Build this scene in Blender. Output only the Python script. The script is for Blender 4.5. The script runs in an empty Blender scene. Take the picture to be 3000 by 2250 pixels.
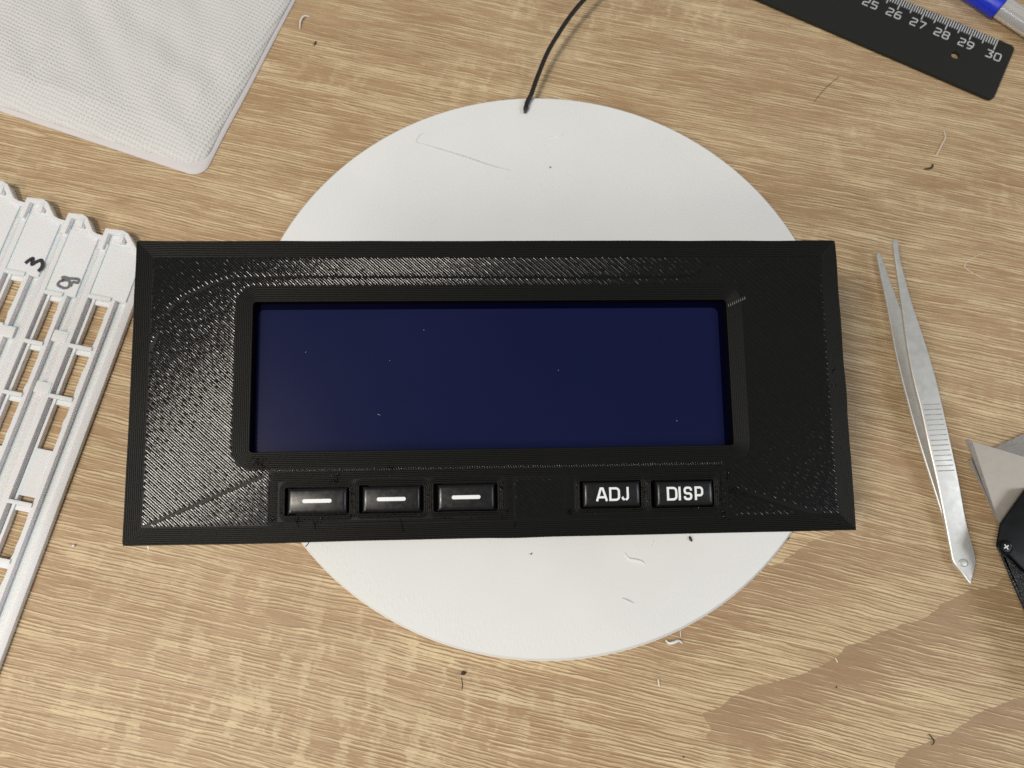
import bpy, bmesh, math, random
import numpy as np
from mathutils import Vector, Matrix

random.seed(7)
rng = np.random.default_rng(7)
scene = bpy.context.scene
col = scene.collection
MM = 0.001

# ------------------------------------------------------------------ camera
# the table top is z = 0; the phone hangs 245 mm above it, tipped about 17 degrees
FPX, CX, CY = 2230.0, 1500.0, 1125.0          # focal length and centre in pixels of a 3000 x 2250 frame
up_c = Vector((0.01397, 0.29775, 0.95454)).normalized()      # table normal in camera axes (x right, y up, z back)
xr = (Vector((1, 0, 0)) - up_c * up_c.x).normalized()
yr = up_c.cross(xr)
R = Matrix((xr, yr, up_c))                    # camera axes -> world axes
CAM = R @ Vector((10.38, 0, 0)) * 0           # set below
H_CAM = 0.2451
# the disc's centre is the world origin
_c = Vector((10.38, 11.5, -259.6)) * MM       # disc centre in camera axes (approx.)
CAM = -(R @ _c)
CAM.z = H_CAM
cam_d = bpy.data.cameras.new("camera")
cam_d.sensor_fit = 'HORIZONTAL'
cam_d.sensor_width = 36.0
cam_d.lens = FPX / 3000 * 36.0
cam_d.clip_start = 0.005
cam_d.clip_end = 50.0
cam = bpy.data.objects.new("camera", cam_d)
col.objects.link(cam)
cam.matrix_world = Matrix.Translation(CAM) @ R.to_4x4()
cam_d.dof.use_dof = True
cam_d.dof.focus_distance = 0.212
cam_d.dof.aperture_fstop = 20.0
scene.camera = cam

# ------------------------------------------------------------------ the display's own frame (plate face, lower left corner = origin)
DW = 185.0                                    # width in mm
DH = DW / 2.390
_a = Vector((0.99844, 0.01078, -0.05472)); _b = Vector((-0.01760, 0.99162, -0.12795))
_t = Vector((-0.51673, -0.21512, -1.00991)) * DW * MM
D_O = CAM + R @ _t
D_X = (R @ _a).normalized()
D_Z = D_X.cross(R @ _b).normalized()
D_Y = D_Z.cross(D_X)
D_M = Matrix.Translation(D_O) @ Matrix((D_X, D_Y, D_Z)).transposed().to_4x4()

def ray(px, py):
    return R @ Vector(((px - CX) / FPX, -(py - CY) / FPX, -1.0))
def at(px, py, z=0.0):
    """point of the horizontal plane z (metres) seen at this spot of the photograph"""
    d = ray(px, py)
    return CAM + d * ((z - CAM.z) / d.z)
def dpx(px, py):
    """same for the display's plate: local millimetres"""
    d = ray(px, py)
    p = CAM + d * ((D_O - CAM).dot(D_Z) / d.dot(D_Z)) - D_O
    return p.dot(D_X) / MM, p.dot(D_Y) / MM

# ------------------------------------------------------------------ light
world = bpy.data.worlds.new("World"); scene.world = world
world.use_nodes = True
bg = world.node_tree.nodes["Background"]
bg.inputs[0].default_value = (0.93, 0.97, 1.0, 1)
bg.inputs[1].default_value = 0.21

def area(name, loc, target, power, size, color, shape='DISK', size_y=None):
    l = bpy.data.lights.new(name, 'AREA'); l.energy = power; l.shape = shape; l.size = size
    if size_y: l.size_y = size_y
    l.color = color
    o = bpy.data.objects.new(name, l); col.objects.link(o)
    o.location = loc
    o.rotation_euler = (Vector(target) - Vector(loc)).to_track_quat('-Z', 'Y').to_euler()
    return o
D_C = D_M @ Vector((DW / 2 * MM, DH / 2 * MM, 0))
lampdir = (D_X * -0.455 + D_Y * -0.05 + D_Z * 0.885).normalized()
windir = (D_X * 0.72 + D_Y * -0.04 + D_Z * 0.69).normalized()
area("ceiling_lamp", D_C + lampdir * 0.95, D_C, 5.2, 0.18, (1.0, 0.92, 0.80))
area("window_light", D_C + windir * 1.4, D_C, 4.4, 0.34, (0.90, 0.95, 1.0), 'RECTANGLE', 0.5)
area("room_light", Vector((-0.95, -0.85, 1.0)), (-0.05, -0.05, 0), 7.6, 0.5, (1.0, 0.96, 0.90), 'RECTANGLE', 0.5)

scene.cycles.use_denoising = False
scene.cycles.caustics_refractive = False
scene.cycles.caustics_reflective = False
scene.view_settings.view_transform = 'Standard'
scene.view_settings.look = 'None'
scene.view_settings.exposure = 0.0
scene.view_settings.gamma = 1.0
scene.view_settings.use_curve_mapping = False

# ------------------------------------------------------------------ helpers
def link(o, parent=None):
    col.objects.link(o)
    if parent is not None: o.parent = parent
    return o
def mesh(name, verts, faces, mat, parent=None, smooth=False, sharp=None):
    me = bpy.data.meshes.new(name)
    me.from_pydata([tuple(v) for v in verts], [], [tuple(f) for f in faces])
    me.validate(); me.update()
    if smooth:
        me.polygons.foreach_set("use_smooth", [True] * len(me.polygons))
        if sharp is not None: me.set_sharp_from_angle(angle=math.radians(sharp))
    me.materials.append(mat)
    return link(bpy.data.objects.new(name, me), parent)
def bm_obj(name, bm, mat, parent=None, smooth=False, sharp=None):
    me = bpy.data.meshes.new(name); bm.to_mesh(me); bm.free()
    if smooth:
        me.polygons.foreach_set("use_smooth", [True] * len(me.polygons))
        if sharp is not None: me.set_sharp_from_angle(angle=math.radians(sharp))
    me.materials.append(mat)
    return link(bpy.data.objects.new(name, me), parent)
def tag(o, label=None, cat=None, group=None, kind=None):
    for k, v in (("label", label), ("category", cat), ("group", group), ("kind", kind)):
        if v: o[k] = v
    return o
def empty(name, loc, label, cat, group=None, matrix=None):
    o = bpy.data.objects.new(name, None); o.empty_display_size = 0.01
    col.objects.link(o)
    if matrix is not None: o.matrix_world = matrix
    else: o.location = loc
    return tag(o, label, cat, group)

class MB:
    """collects verts and faces"""
    def __init__(s): s.v = []; s.f = []
    def add(s, vs, fs):
        n = len(s.v); s.v += [tuple(v) for v in vs]; s.f += [tuple(i + n for i in f) for f in fs]
    def box(s, x0, x1, y0, y1, z0, z1):
        s.add([(x0, y0, z0), (x1, y0, z0), (x1, y1, z0), (x0, y1, z0), (x0, y0, z1), (x1, y0, z1), (x1, y1, z1), (x0, y1, z1)],
              [(3, 2, 1, 0), (4, 5, 6, 7), (0, 1, 5, 4), (1, 2, 6, 5), (2, 3, 7, 6), (3, 0, 4, 7)])
    def prism(s, poly, z0, z1):
        n = len(poly)
        zz0 = z0 if hasattr(z0, '__len__') else [z0] * n
        zz1 = z1 if hasattr(z1, '__len__') else [z1] * n
        s.add([(p[0], p[1], zz0[i]) for i, p in enumerate(poly)] + [(p[0], p[1], zz1[i]) for i, p in enumerate(poly)],
              [tuple(range(n - 1, -1, -1)), tuple(range(n, 2 * n))] + [(i, (i + 1) % n, n + (i + 1) % n, n + i) for i in range(n)])
    def build(s, name, mat, parent=None, bevel=0, smooth=False, sharp=35, seg=2):
        if bevel:
            bm = bmesh.new()
            vs = [bm.verts.new(v) for v in s.v]
            for f in s.f:
                try: bm.faces.new([vs[i] for i in f])
                except ValueError: pass
            bm.normal_update()
            es = [e for e in bm.edges if len(e.link_faces) == 2 and e.calc_face_angle(0) > 0.5]
            bmesh.ops.bevel(bm, geom=es, offset=bevel, segments=seg, affect='EDGES', profile=0.6)
            return bm_obj(name, bm, mat, parent, True, sharp)
        return mesh(name, s.v, s.f, mat, parent, smooth, sharp)

def stroke(mb, pts, w, z0, z1, closed=False):
    """a flat ribbon of width w along pts, mitred, with real thickness"""
    P = [Vector((p[0], p[1])) for p in pts]; n = len(P)
    L, Rr = [], []
    for i in range(n):
        a = P[i - 1] if (i > 0 or closed) else None
        b = P[(i + 1) % n] if (i < n - 1 or closed) else None
        d1 = (P[i] - a).normalized() if a is not None else (b - P[i]).normalized()
        d2 = (b - P[i]).normalized() if b is not None else d1
        n1 = Vector((-d1.y, d1.x)); n2 = Vector((-d2.y, d2.x))
        m = (n1 + n2)
        m = m / max(m.length_squared / 2, 0.35) if m.length > 1e-6 else n1
        L.append(P[i] + m * w / 2); Rr.append(P[i] - m * w / 2)
    vs = []
    for i in range(n):
        vs += [(L[i].x, L[i].y, z0), (Rr[i].x, Rr[i].y, z0), (L[i].x, L[i].y, z1), (Rr[i].x, Rr[i].y, z1)]
    fs = []
    for i in range(n if closed else n - 1):
        a = 4 * i; b = 4 * ((i + 1) % n)
        fs += [(a + 2, a + 3, b + 3, b + 2), (a, b, b + 1, a + 1), (a, a + 2, b + 2, b), (a + 1, b + 1, b + 3, a + 3)]
    if not closed:
        e = 4 * (n - 1)
        fs += [(0, 1, 3, 2), (e, e + 2, e + 3, e + 1)]
    mb.add(vs, fs)

def arcpts(cx, cy, r, a0, a1, n=6):
    return [(cx + r * math.cos(math.radians(a0 + (a1 - a0) * i / n)), cy + r * math.sin(math.radians(a0 + (a1 - a0) * i / n))) for i in range(n + 1)]

def tube(mb, pts, rad, n=8, cap=True):
    P = [Vector(p) for p in pts]
    rr = rad if hasattr(rad, '__len__') else [rad] * len(P)
    base = len(mb.v)
    for i, p in enumerate(P):
        d = (P[min(i + 1, len(P) - 1)] - P[max(i - 1, 0)]).normalized()
        s = d.cross(Vector((0, 0, 1)))
        if s.length < 1e-4: s = Vector((1, 0, 0))
        s.normalize(); u = s.cross(d)
        for k in range(n):
            a = 2 * math.pi * k / n
            mb.v.append(tuple(p + (s * math.cos(a) + u * math.sin(a)) * rr[i]))
    for i in range(len(P) - 1):
        for k in range(n):
            a = base + i * n + k; b = base + i * n + (k + 1) % n
            mb.f.append((a, b, b + n, a + n))
    if cap:
        mb.f.append(tuple(base + k for k in range(n - 1, -1, -1)))
        mb.f.append(tuple(base + (len(P) - 1) * n + k for k in range(n)))

def smooth_path(pts, n=8):
    P = [Vector(p) for p in pts]; out = []
    for i in range(len(P) - 1):
        p0 = P[max(i - 1, 0)]; p1 = P[i]; p2 = P[i + 1]; p3 = P[min(i + 2, len(P) - 1)]
        for k in range(n):
            t = k / n
            out.append(0.5 * ((2 * p1) + (p2 - p0) * t + (2 * p0 - 5 * p1 + 4 * p2 - p3) * t * t + (3 * p1 - p0 - 3 * p2 + p3) * t ** 3))
    out.append(P[-1]); return out

def vnoise(x, y, seed=0):
    """smooth value noise for numpy arrays, 0..1"""
    x = np.asarray(x, float); y = np.asarray(y, float)
    xi = np.floor(x).astype(int); yi = np.floor(y).astype(int)
    fx = x - xi; fy = y - yi
    fx = fx * fx * (3 - 2 * fx); fy = fy * fy * (3 - 2 * fy)
    def h(i, j):
        n = (i * 374761393 + j * 668265263 + seed * 1442695041) & 0x7fffffff
        n = ((n ^ (n >> 13)) * 1274126177) & 0x7fffffff
        return ((n ^ (n >> 16)) & 0xffff) / 65535.0
    return (h(xi, yi) * (1 - fx) + h(xi + 1, yi) * fx) * (1 - fy) + (h(xi, yi + 1) * (1 - fx) + h(xi + 1, yi + 1) * fx) * fy

# ------------------------------------------------------------------ materials
class NT:
    def __init__(s, name):
        s.m = bpy.data.materials.new(name); s.m.use_nodes = True
        s.t = s.m.node_tree; s.bsdf = s.t.nodes["Principled BSDF"]
    def new(s, kind): return s.t.nodes.new(kind)
    def put(s, sock, v):
        if isinstance(v, bpy.types.NodeSocket): s.t.links.new(v, sock)
        else: sock.default_value = v
    def math(s, op, a, b=0.0, c=0.0, clamp=False):
        n = s.new('ShaderNodeMath'); n.operation = op; n.use_clamp = clamp
        s.put(n.inputs[0], a); s.put(n.inputs[1], b); s.put(n.inputs[2], c); return n.outputs[0]
    def xyz(s, x, y, z=0.0):
        n = s.new('ShaderNodeCombineXYZ'); s.put(n.inputs[0], x); s.put(n.inputs[1], y); s.put(n.inputs[2], z); return n.outputs[0]
    def noise(s, vec, scale=1.0, detail=2.0, rough=0.5, dist=0.0):
        n = s.new('ShaderNodeTexNoise'); s.put(n.inputs['Vector'], vec); n.inputs['Scale'].default_value = scale
        n.inputs['Detail'].default_value = detail; n.inputs['Roughness'].default_value = rough; n.inputs['Distortion'].default_value = dist
        return n.outputs[0]
    def step(s, v, lo, hi, a=0.0, b=1.0):
        n = s.new('ShaderNodeMapRange'); n.interpolation_type = 'SMOOTHSTEP'
        s.put(n.inputs[0], v); s.put(n.inputs[1], lo); s.put(n.inputs[2], hi); s.put(n.inputs[3], a); s.put(n.inputs[4], b); return n.outputs[0]
    def mix(s, f, a, b):
        n = s.new('ShaderNodeMix'); n.data_type = 'RGBA'
        s.put(n.inputs[0], f)
        s.put(n.inputs[6], a if isinstance(a, bpy.types.NodeSocket) else (*a, 1)); s.put(n.inputs[7], b if isinstance(b, bpy.types.NodeSocket) else (*b, 1))
        return n.outputs[2]
    def bump(s, h, strength, dist):
        n = s.new('ShaderNodeBump'); n.inputs['Strength'].default_value = strength; n.inputs['Distance'].default_value = dist
        s.put(n.inputs['Height'], h); s.t.links.new(n.outputs[0], s.bsdf.inputs['Normal']); return n
    def obj(s):
        return s.new('ShaderNodeTexCoord').outputs['Object']
    def sep(s, v):
        n = s.new('ShaderNodeSeparateXYZ'); s.put(n.inputs[0], v); return n.outputs
    def set(s, color=None, rough=None, metal=None, spec=None, **kw):
        if color is not None: s.put(s.bsdf.inputs['Base Color'], color if isinstance(color, bpy.types.NodeSocket) else (*color, 1))
        if rough is not None: s.put(s.bsdf.inputs['Roughness'], rough)
        if metal is not None: s.put(s.bsdf.inputs['Metallic'], metal)
        if spec is not None: s.put(s.bsdf.inputs['Specular IOR Level'], spec)
        for k, v in kw.items(): s.put(s.bsdf.inputs[k.replace('_', ' ')], v)
        return s
def simple(name, color, rough, metal=0.0, spec=0.5, var=0.12, scale=300, bump=0.0, bdist=0.0002, **kw):
    n = NT(name); o = n.obj()
    v = n.noise(o, scale, 3)
    n.set(n.mix(v, tuple(c * (1 - var) for c in color), tuple(min(c * (1 + var), 1) for c in color)), n.step(v, 0.2, 0.8, max(rough - 0.06, 0), rough + 0.06), metal, spec, **kw)
    if bump: n.bump(n.noise(o, scale * 4, 2), bump, bdist)
    return n.m

def wood_material():
    n = NT("oak_laminate")
    X, Y, Z = n.sep(n.obj())
    mm = 1000.0
    th = math.radians(-12.5)
    x = n.math('MULTIPLY', X, mm); y = n.math('MULTIPLY', Y, mm)
    s = n.math('ADD', n.math('MULTIPLY', x, math.cos(th)), n.math('MULTIPLY', y, math.sin(th)))
    t = n.math('ADD', n.math('MULTIPLY', x, -math.sin(th)), n.math('MULTIPLY', y, math.cos(th)))
    # slow waviness of the grain
    w1 = n.noise(n.xyz(n.math('MULTIPLY', s, 1 / 110), n.math('MULTIPLY', t, 1 / 70)), 1, 1)
    w2 = n.noise(n.xyz(n.math('MULTIPLY', s, 1 / 11), n.math('MULTIPLY', t, 1 / 7), 3.0), 1, 2)
    tw = n.math('ADD', t, n.math('ADD', n.math('MULTIPLY', n.math('SUBTRACT', w1, 0.5), 6.0), n.math('MULTIPLY', n.math('SUBTRACT', w2, 0.5), 1.0)))
    # cathedral figure: nested arches that open to the right
    tip = at(2090, 2085)
    tx, ty = tip.x * mm, tip.y * mm
    s0 = tx * math.cos(th) + ty * math.sin(th); t0 = -tx * math.sin(th) + ty * math.cos(th)
    dt = n.math('SUBTRACT', t, t0); ds = n.math('SUBTRACT', s, s0)
    wig = n.noise(n.xyz(n.math('MULTIPLY', s, 1 / 45), n.math('MULTIPLY', t, 1 / 8), 9.0), 1, 2, 0.5)
    up = n.math('MAXIMUM', n.math('ADD', dt, 1.0), 0.0); dn = n.math('MAXIMUM', n.math('SUBTRACT', -1.0, dt), 0.0)
    hyp = n.math('ADD', n.math('MULTIPLY', up, 1.45), n.math('MULTIPLY', dn, 0.25))
    p = n.math('ADD', n.math('SUBTRACT', ds, hyp), n.math('MULTIPLY', n.math('SUBTRACT', wig, 0.5), 13.0))
    saw = n.math('FRACT', n.math('MULTIPLY', n.math('ADD', p, 2.0), 1 / 56.0))
    dist = n.math('SQRT', n.math('ADD', n.math('POWER', n.math('MULTIPLY', n.math('SUBTRACT', ds, 52.0), 1 / 95.0), 2.0), n.math('POWER', n.math('MULTIPLY', n.math('SUBTRACT', dt, 17.0), 1 / 50.0), 2.0)))
    cm = n.math('MULTIPLY', n.step(dist, 0.6, 1.15, 1.0, 0.0), n.step(dt, -12.0, -3.0))
    dens0 = n.noise(n.xyz(n.math('MULTIPLY', s, 1 / 48), n.math('MULTIPLY', tw, 1 / 8), 5.0), 1, 3, 0.6)
    dens = n.math('ADD', n.math('MULTIPLY', n.math('SUBTRACT', 1.0, cm), dens0), n.math('MULTIPLY', cm, n.step(saw, 0.0, 0.85, 0.30, 0.64)))
    # pale flecks across the grain, mostly at the lower left
    fc = at(900, 2080); 
    fr = n.math('SQRT', n.math('ADD', n.math('POWER', n.math('MULTIPLY', n.math('SUBTRACT', x, fc.x * mm), 1 / 95.0), 2.0), n.math('POWER', n.math('MULTIPLY', n.math('SUBTRACT', y, fc.y * mm), 1 / 48.0), 2.0)))
    fm = n.noise(n.xyz(n.math('MULTIPLY', s, 1 / 70), n.math('MULTIPLY', t, 1 / 40), 11.0), 1, 1)
    fmask = n.math('MAXIMUM', n.step(fr, 0.3, 1.2, 1.0, 0.0), n.math('MULTIPLY', n.step(fm, 0.52, 0.66), 0.7))
    fwob = n.math('ADD', s, n.math('MULTIPLY', n.math('SUBTRACT', n.noise(n.xyz(n.math('MULTIPLY', s, 1 / 12), n.math('MULTIPLY', t, 1 / 2.5), 14.0), 1, 2), 0.5), 5.0))
    fl = n.noise(n.xyz(n.math('MULTIPLY', fwob, 1 / 4.2), n.math('MULTIPLY', t, 1 / 15.0), 12.0), 1, 2, 0.5)
    fleck = n.math('MULTIPLY', n.math('MULTIPLY', n.step(fl, 0.47, 0.66), fmask), n.math('SUBTRACT', 1.0, cm))
    # fine, fairly even grain lines that swell and break
    def lines(per, wv, ls, zz, off=0.0):
        ph = n.math('ADD', n.math('MULTIPLY', n.math('ADD', tw, off), 2 * math.pi / per), n.math('MULTIPLY', n.noise(n.xyz(n.math('MULTIPLY', s, 1 / 34), n.math('MULTIPLY', t, 1 / 3.8), zz + 20), 1, 2), wv))
        sn = n.math('MULTIPLY', n.math('SINE', ph), 0.14)
        nz = n.noise(n.xyz(n.math('MULTIPLY', s, 1 / ls), n.math('MULTIPLY', n.math('ADD', tw, off), 1 / 1.0), zz), 1, 3, 0.6)
        v = n.math('ADD', n.math('ADD', sn, nz), n.math('MULTIPLY', n.math('SUBTRACT', dens, 0.5), 0.55))
        return n.math('ADD', v, n.math('MULTIPLY', fleck, 0.13))
    a1 = n.step(lines(1.05, 8.5, 24.0, 1.0), 0.515, 0.665)
    a2 = n.step(lines(0.66, 6.5, 12.0, 2.0), 0.54, 0.70)
    amp = n.step(n.noise(n.xyz(n.math('MULTIPLY', s, 1 / 30), n.math('MULTIPLY', tw, 1 / 2.2), 31.0), 1, 2), 0.3, 0.7, 0.55, 1.1)
    light = n.math('MULTIPLY', n.math('MAXIMUM', a1, n.math('MULTIPLY', a2, 0.75)), amp, clamp=True)
    d1 = n.step(lines(1.05, 8.5, 24.0, 1.0, -0.34), 0.54, 0.65)
    d2 = n.step(n.noise(n.xyz(n.math('MULTIPLY', s, 1 / 15), n.math('MULTIPLY', tw, 1 / 0.45), 7.0), 1, 2), 0.57, 0.68)
    big = n.noise(n.xyz(n.math('MULTIPLY', s, 1 / 60), n.math('MULTIPLY', tw, 1 / 14), 6.0), 1, 3)
    base = n.mix(n.step(big, 0.3, 0.7), (0.405, 0.262, 0.143), (0.475, 0.325, 0.188))
    base = n.mix(n.math('MULTIPLY', cm, n.step(saw, 0.0, 0.8, 0.5, 0.0)), base, (0.315, 0.207, 0.122))
    c = n.mix(n.math('MULTIPLY', d1, 0.62), base, (0.222, 0.138, 0.072))
    c = n.mix(n.math('MULTIPLY', d2, 0.4), c, (0.225, 0.138, 0.073))
    c = n.mix(n.math('MULTIPLY', light, 0.9), c, (0.80, 0.645, 0.40))
    c = n.mix(n.math('MULTIPLY', fleck, 0.14), c, (0.76, 0.61, 0.41))
    grit = n.noise(n.xyz(n.math('MULTIPLY', s, 1 / 1.4), n.math('MULTIPLY', t, 1 / 0.45), 8.0), 1, 2)
    c = n.mix(n.step(grit, 0.35, 0.75, 0.0, 0.22), c, (0.25, 0.16, 0.09))
    n.set(c, n.step(light, 0, 1, 0.46, 0.58), 0.0, 0.35)
    n.bump(n.math('SUBTRACT', n.math('MULTIPLY', light, 0.6), d1), 0.35, 0.00012)
    return n.m

M = {}
M['wood'] = wood_material()
def black_print(name, rough, spec, color=(0.0050, 0.0050, 0.0042)):
    n = NT(name); o = n.obj()
    v = n.noise(o, 900, 3, 0.6)
    n.set(n.mix(v, tuple(c * 0.7 for c in color), tuple(c * 1.3 for c in color)), rough, 0, spec)
    n.bump(n.noise(o, 2600, 2), 0.2, 0.00004)
    return n.m
M['pla'] = black_print("black_printed_plastic", 0.13, 0.42)
M['pla_line'] = black_print("black_printed_outline", 0.44, 0.15, (0.0065, 0.0065, 0.0055))
M['pla_dull'] = black_print("black_printed_plastic_walls", 0.45, 0.2, (0.0015, 0.0015, 0.0018))
M['button'] = simple("black_button_plastic", (0.006, 0.006, 0.0065), 0.30, scale=900, bump=0.06, bdist=0.00005)
M['mark'] = simple("white_button_print", (0.82, 0.84, 0.86), 0.5, var=0.03)
M['lcd'] = simple("navy_screen", (0.0070, 0.0096, 0.044), 0.34, var=0.10, scale=14, spec=0.055)
M['lcd_edge'] = simple("dark_navy_screen_edge", (0.001, 0.001, 0.010), 0.4, var=0.1, scale=60, spec=0.02)

def disc_material():
    n = NT("white_disc_plastic"); o = n.obj(); X, Y, Z = n.sep(o)
    r = n.math('SQRT', n.math('ADD', n.math('MULTIPLY', X, X), n.math('MULTIPLY', Y, Y)))
    v = n.noise(o, 45, 4, 0.6); sm = n.noise(o, 14, 2)
    c = n.mix(v, (0.80, 0.81, 0.80), (0.85, 0.86, 0.86))
    c = n.mix(n.step(sm, 0.45, 0.75, 0, 0.6), c, (0.75, 0.77, 0.79))
    n.set(c, n.step(v, 0.3, 0.7, 0.42, 0.55), 0, 0.4)
    ticks = n.step(n.noise(n.xyz(n.math('MULTIPLY', X, 1700), n.math('MULTIPLY', Y, 420)), 1, 2), 0.52, 0.66)
    rim = n.math('MULTIPLY', n.step(r, 0.086, 0.093), n.step(r, 0.0975, 0.0995, 1, 0))
    h = n.math('ADD', n.math('MULTIPLY', n.math('MULTIPLY', ticks, rim), 0.45), n.math('MULTIPLY', n.noise(o, 900, 3, 0.6), 0.45))
    n.bump(h, 0.5, 0.00012)
    return n.m
M['disc'] = disc_material()
M['disc_nick'] = simple("white_disc_plastic_scar", (0.62, 0.63, 0.64), 0.45, var=0.08, scale=700)

def tissue_material():
    n = NT("white_tissue"); o = n.obj(); X, Y, Z = n.sep(o)
    # embossed grid of dots
    a = math.radians(20)
    u = n.math('ADD', n.math('MULTIPLY', X, math.cos(a)), n.math('MULTIPLY', Y, math.sin(a)))
    v = n.math('ADD', n.math('MULTIPLY', X, -math.sin(a)), n.math('MULTIPLY', Y, math.cos(a)))
    k = 2 * math.pi / 0.0021
    wob = n.math('MULTIPLY', n.noise(o, 120, 2), 5.0); wob2 = n.math('MULTIPLY', n.noise(o, 140, 2), 5.0)
    d = n.step(n.math('MULTIPLY', n.math('SINE', n.math('ADD', n.math('MULTIPLY', u, k), wob)), n.math('SINE', n.math('ADD', n.math('MULTIPLY', v, k), wob2))), -0.1, 0.8)
    b = n.noise(o, 30, 3, 0.6)
    c = n.mix(b, (0.66, 0.655, 0.665), (0.75, 0.745, 0.715))
    n.set(c, 0.9, 0, 0.15)
    n.bump(n.math('ADD', n.math('MULTIPLY', d, n.step(b, 0.2, 0.7, 0.5, 1.0)), n.math('MULTIPLY', n.noise(o, 2500, 2), 0.5)), 1.0, 0.00028)
    return n.m
M['tissue'] = tissue_material()
M['tissue_plain'] = simple("white_tissue_plain", (0.66, 0.63, 0.64), 0.9, var=0.04, scale=60, spec=0.15, bump=0.3)
M['white_print'] = simple("white_moulded_plastic", (0.78, 0.78, 0.79), 0.40, var=0.04, scale=60, bump=0.15, bdist=0.0001, Subsurface_Weight=0.35, Subsurface_Scale=0.002)
M['ink'] = simple("black_marker_ink", (0.03, 0.028, 0.035), 0.6, var=0.4, scale=900)
M['ink_faded'] = simple("smudged_marker_ink", (0.16, 0.15, 0.17), 0.6, var=0.55, scale=900)
M['ruler'] = simple("black_ruler_plastic", (0.018, 0.019, 0.016), 0.6, var=0.12, scale=1200, spec=0.3, bump=0.15, bdist=0.00005)
M['ruler_print'] = simple("pale_ruler_print", (0.68, 0.70, 0.70), 0.6, var=0.1, scale=900)
M['steel'] = simple("brushed_steel", (0.66, 0.655, 0.63), 0.42, metal=0.55, var=0.06, scale=400, bump=0.08, bdist=0.00005)
M['steel_dark'] = simple("steel_groove", (0.36, 0.36, 0.35), 0.45, metal=0.8, var=0.1, scale=400)
M['blade'] = simple("blade_steel", (0.50, 0.46, 0.41), 0.45, metal=0.4, var=0.06, scale=500, bump=0.12, bdist=0.00005)
M['blade_edge'] = simple("ground_blade_edge", (0.33, 0.31, 0.29), 0.42, metal=0.5, var=0.18, scale=900, bump=0.2)
M['knife_smooth'] = simple("black_knife_plastic", (0.005, 0.005, 0.0055), 0.38, var=0.1, spec=0.25)
M['knife_rough'] = simple("textured_black_knife_plastic", (0.012, 0.012, 0.0115), 0.24, var=0.3, scale=420, bump=1.0, bdist=0.0005)
M['cord'] = simple("black_cord", (0.012, 0.011, 0.010), 0.45, var=0.2, scale=700)
M['blue'] = simple("blue_pen_plastic", (0.012, 0.035, 0.62), 0.3, var=0.06)
M['clear'] = NT("clear_pen_plastic").set((0.86, 0.87, 0.88), 0.12, 0, 0.5, Transmission_Weight=0.55, IOR=1.3).m
M['refill'] = simple("grey_refill", (0.42, 0.42, 0.44), 0.4, var=0.2, scale=500)
M['hair'] = simple("pale_fibre", (0.78, 0.72, 0.62), 0.6, var=0.05)
M['shaving'] = simple("white_shaving", (0.80, 0.80, 0.79), 0.5, var=0.05)
M['crumb'] = simple("dark_crumb", (0.03, 0.022, 0.016), 0.6, var=0.3, scale=900)

# ------------------------------------------------------------------ the setting: table top
mb = MB(); mb.box(-0.62, 0.62, -0.42, 0.55, -0.024, 0.0)
tag(mb.build("tabletop", M['wood']), kind='structure')

# ------------------------------------------------------------------ white disc
DISC_R, DISC_T = 0.1004, 0.0030
def make_disc():
    root = empty("round_plate", (-0.0004, 0.0007, 0), "thin white round plastic plate lying on the wooden table beneath the black display", "plate")
    n = 160; prof = [(0, 0.0002), (DISC_R - 0.0008, 0.0002), (DISC_R - 0.0002, 0.0006), (DISC_R, 0.0013), (DISC_R - 0.0003, 0.0016), (DISC_R - 0.0004, DISC_T - 0.0005), (DISC_R - 0.0009, DISC_T), (DISC_R - 0.006, DISC_T), (DISC_R * 0.5, DISC_T), (0, DISC_T)]
    vs, fs = [], []
    rings = []
    for (r, z) in prof:
        if r == 0:
            rings.append([len(vs)]); vs.append((0, 0, z))
        else:
            rings.append(list(range(len(vs), len(vs) + n)))
            for k in range(n):
                a = 2 * math.pi * k / n
                vs.append((r * math.cos(a), r * math.sin(a), z))
    for A, B in zip(rings[:-1], rings[1:]):
        for k in range(n):
            k2 = (k + 1) % n
            if len(A) == 1: fs.append((A[0], B[k2], B[k]))
            elif len(B) == 1: fs.append((A[k], A[k2], B[0]))
            else: fs.append((A[k], A[k2], B[k2], B[k]))
    mesh("disc_body", vs, fs, M['disc'], root, True, 40)
    # raised scar line and blobs left on the print
    def scar(pts, rad, mat='disc_nick'):
        m = MB(); P = smooth_path([at(px, py, DISC_T) for px, py in pts], 6)
        rr = [rad * (0.35 + 0.65 * math.sin(math.pi * min(max(i / (len(P) - 1), 0.06), 0.94))) for i in range(len(P))]
        tube(m, [p + Vector((0, 0, 0.0)) for p in P], rr, 6)
        m.v = [(v[0] - root.location.x, v[1] - root.location.y, v[2]) for v in m.v]
        return m.build("scar", M[mat], root, smooth=True, sharp=80)
    scar([(1218, 416), (1290, 437), (1380, 465), (1440, 485), (1494, 499)], 0.00030)
    scar([(1218, 416), (1228, 398), (1245, 388)], 0.00016)
    scar([(1602, 404), (1622, 398), (1640, 400), (1652, 392)], 0.00030, 'disc')
    scar([(1829, 1620), (1842, 1636), (1858, 1640), (1880, 1645), (1889, 1654)], 0.00042, 'disc')
    scar([(1822, 1752), (1838, 1758), (1858, 1768)], 0.00028)
    scar([(1906, 1605), (1914, 1590), (1912, 1582)], 0.00018, 'disc')
    return root
make_disc()

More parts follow.
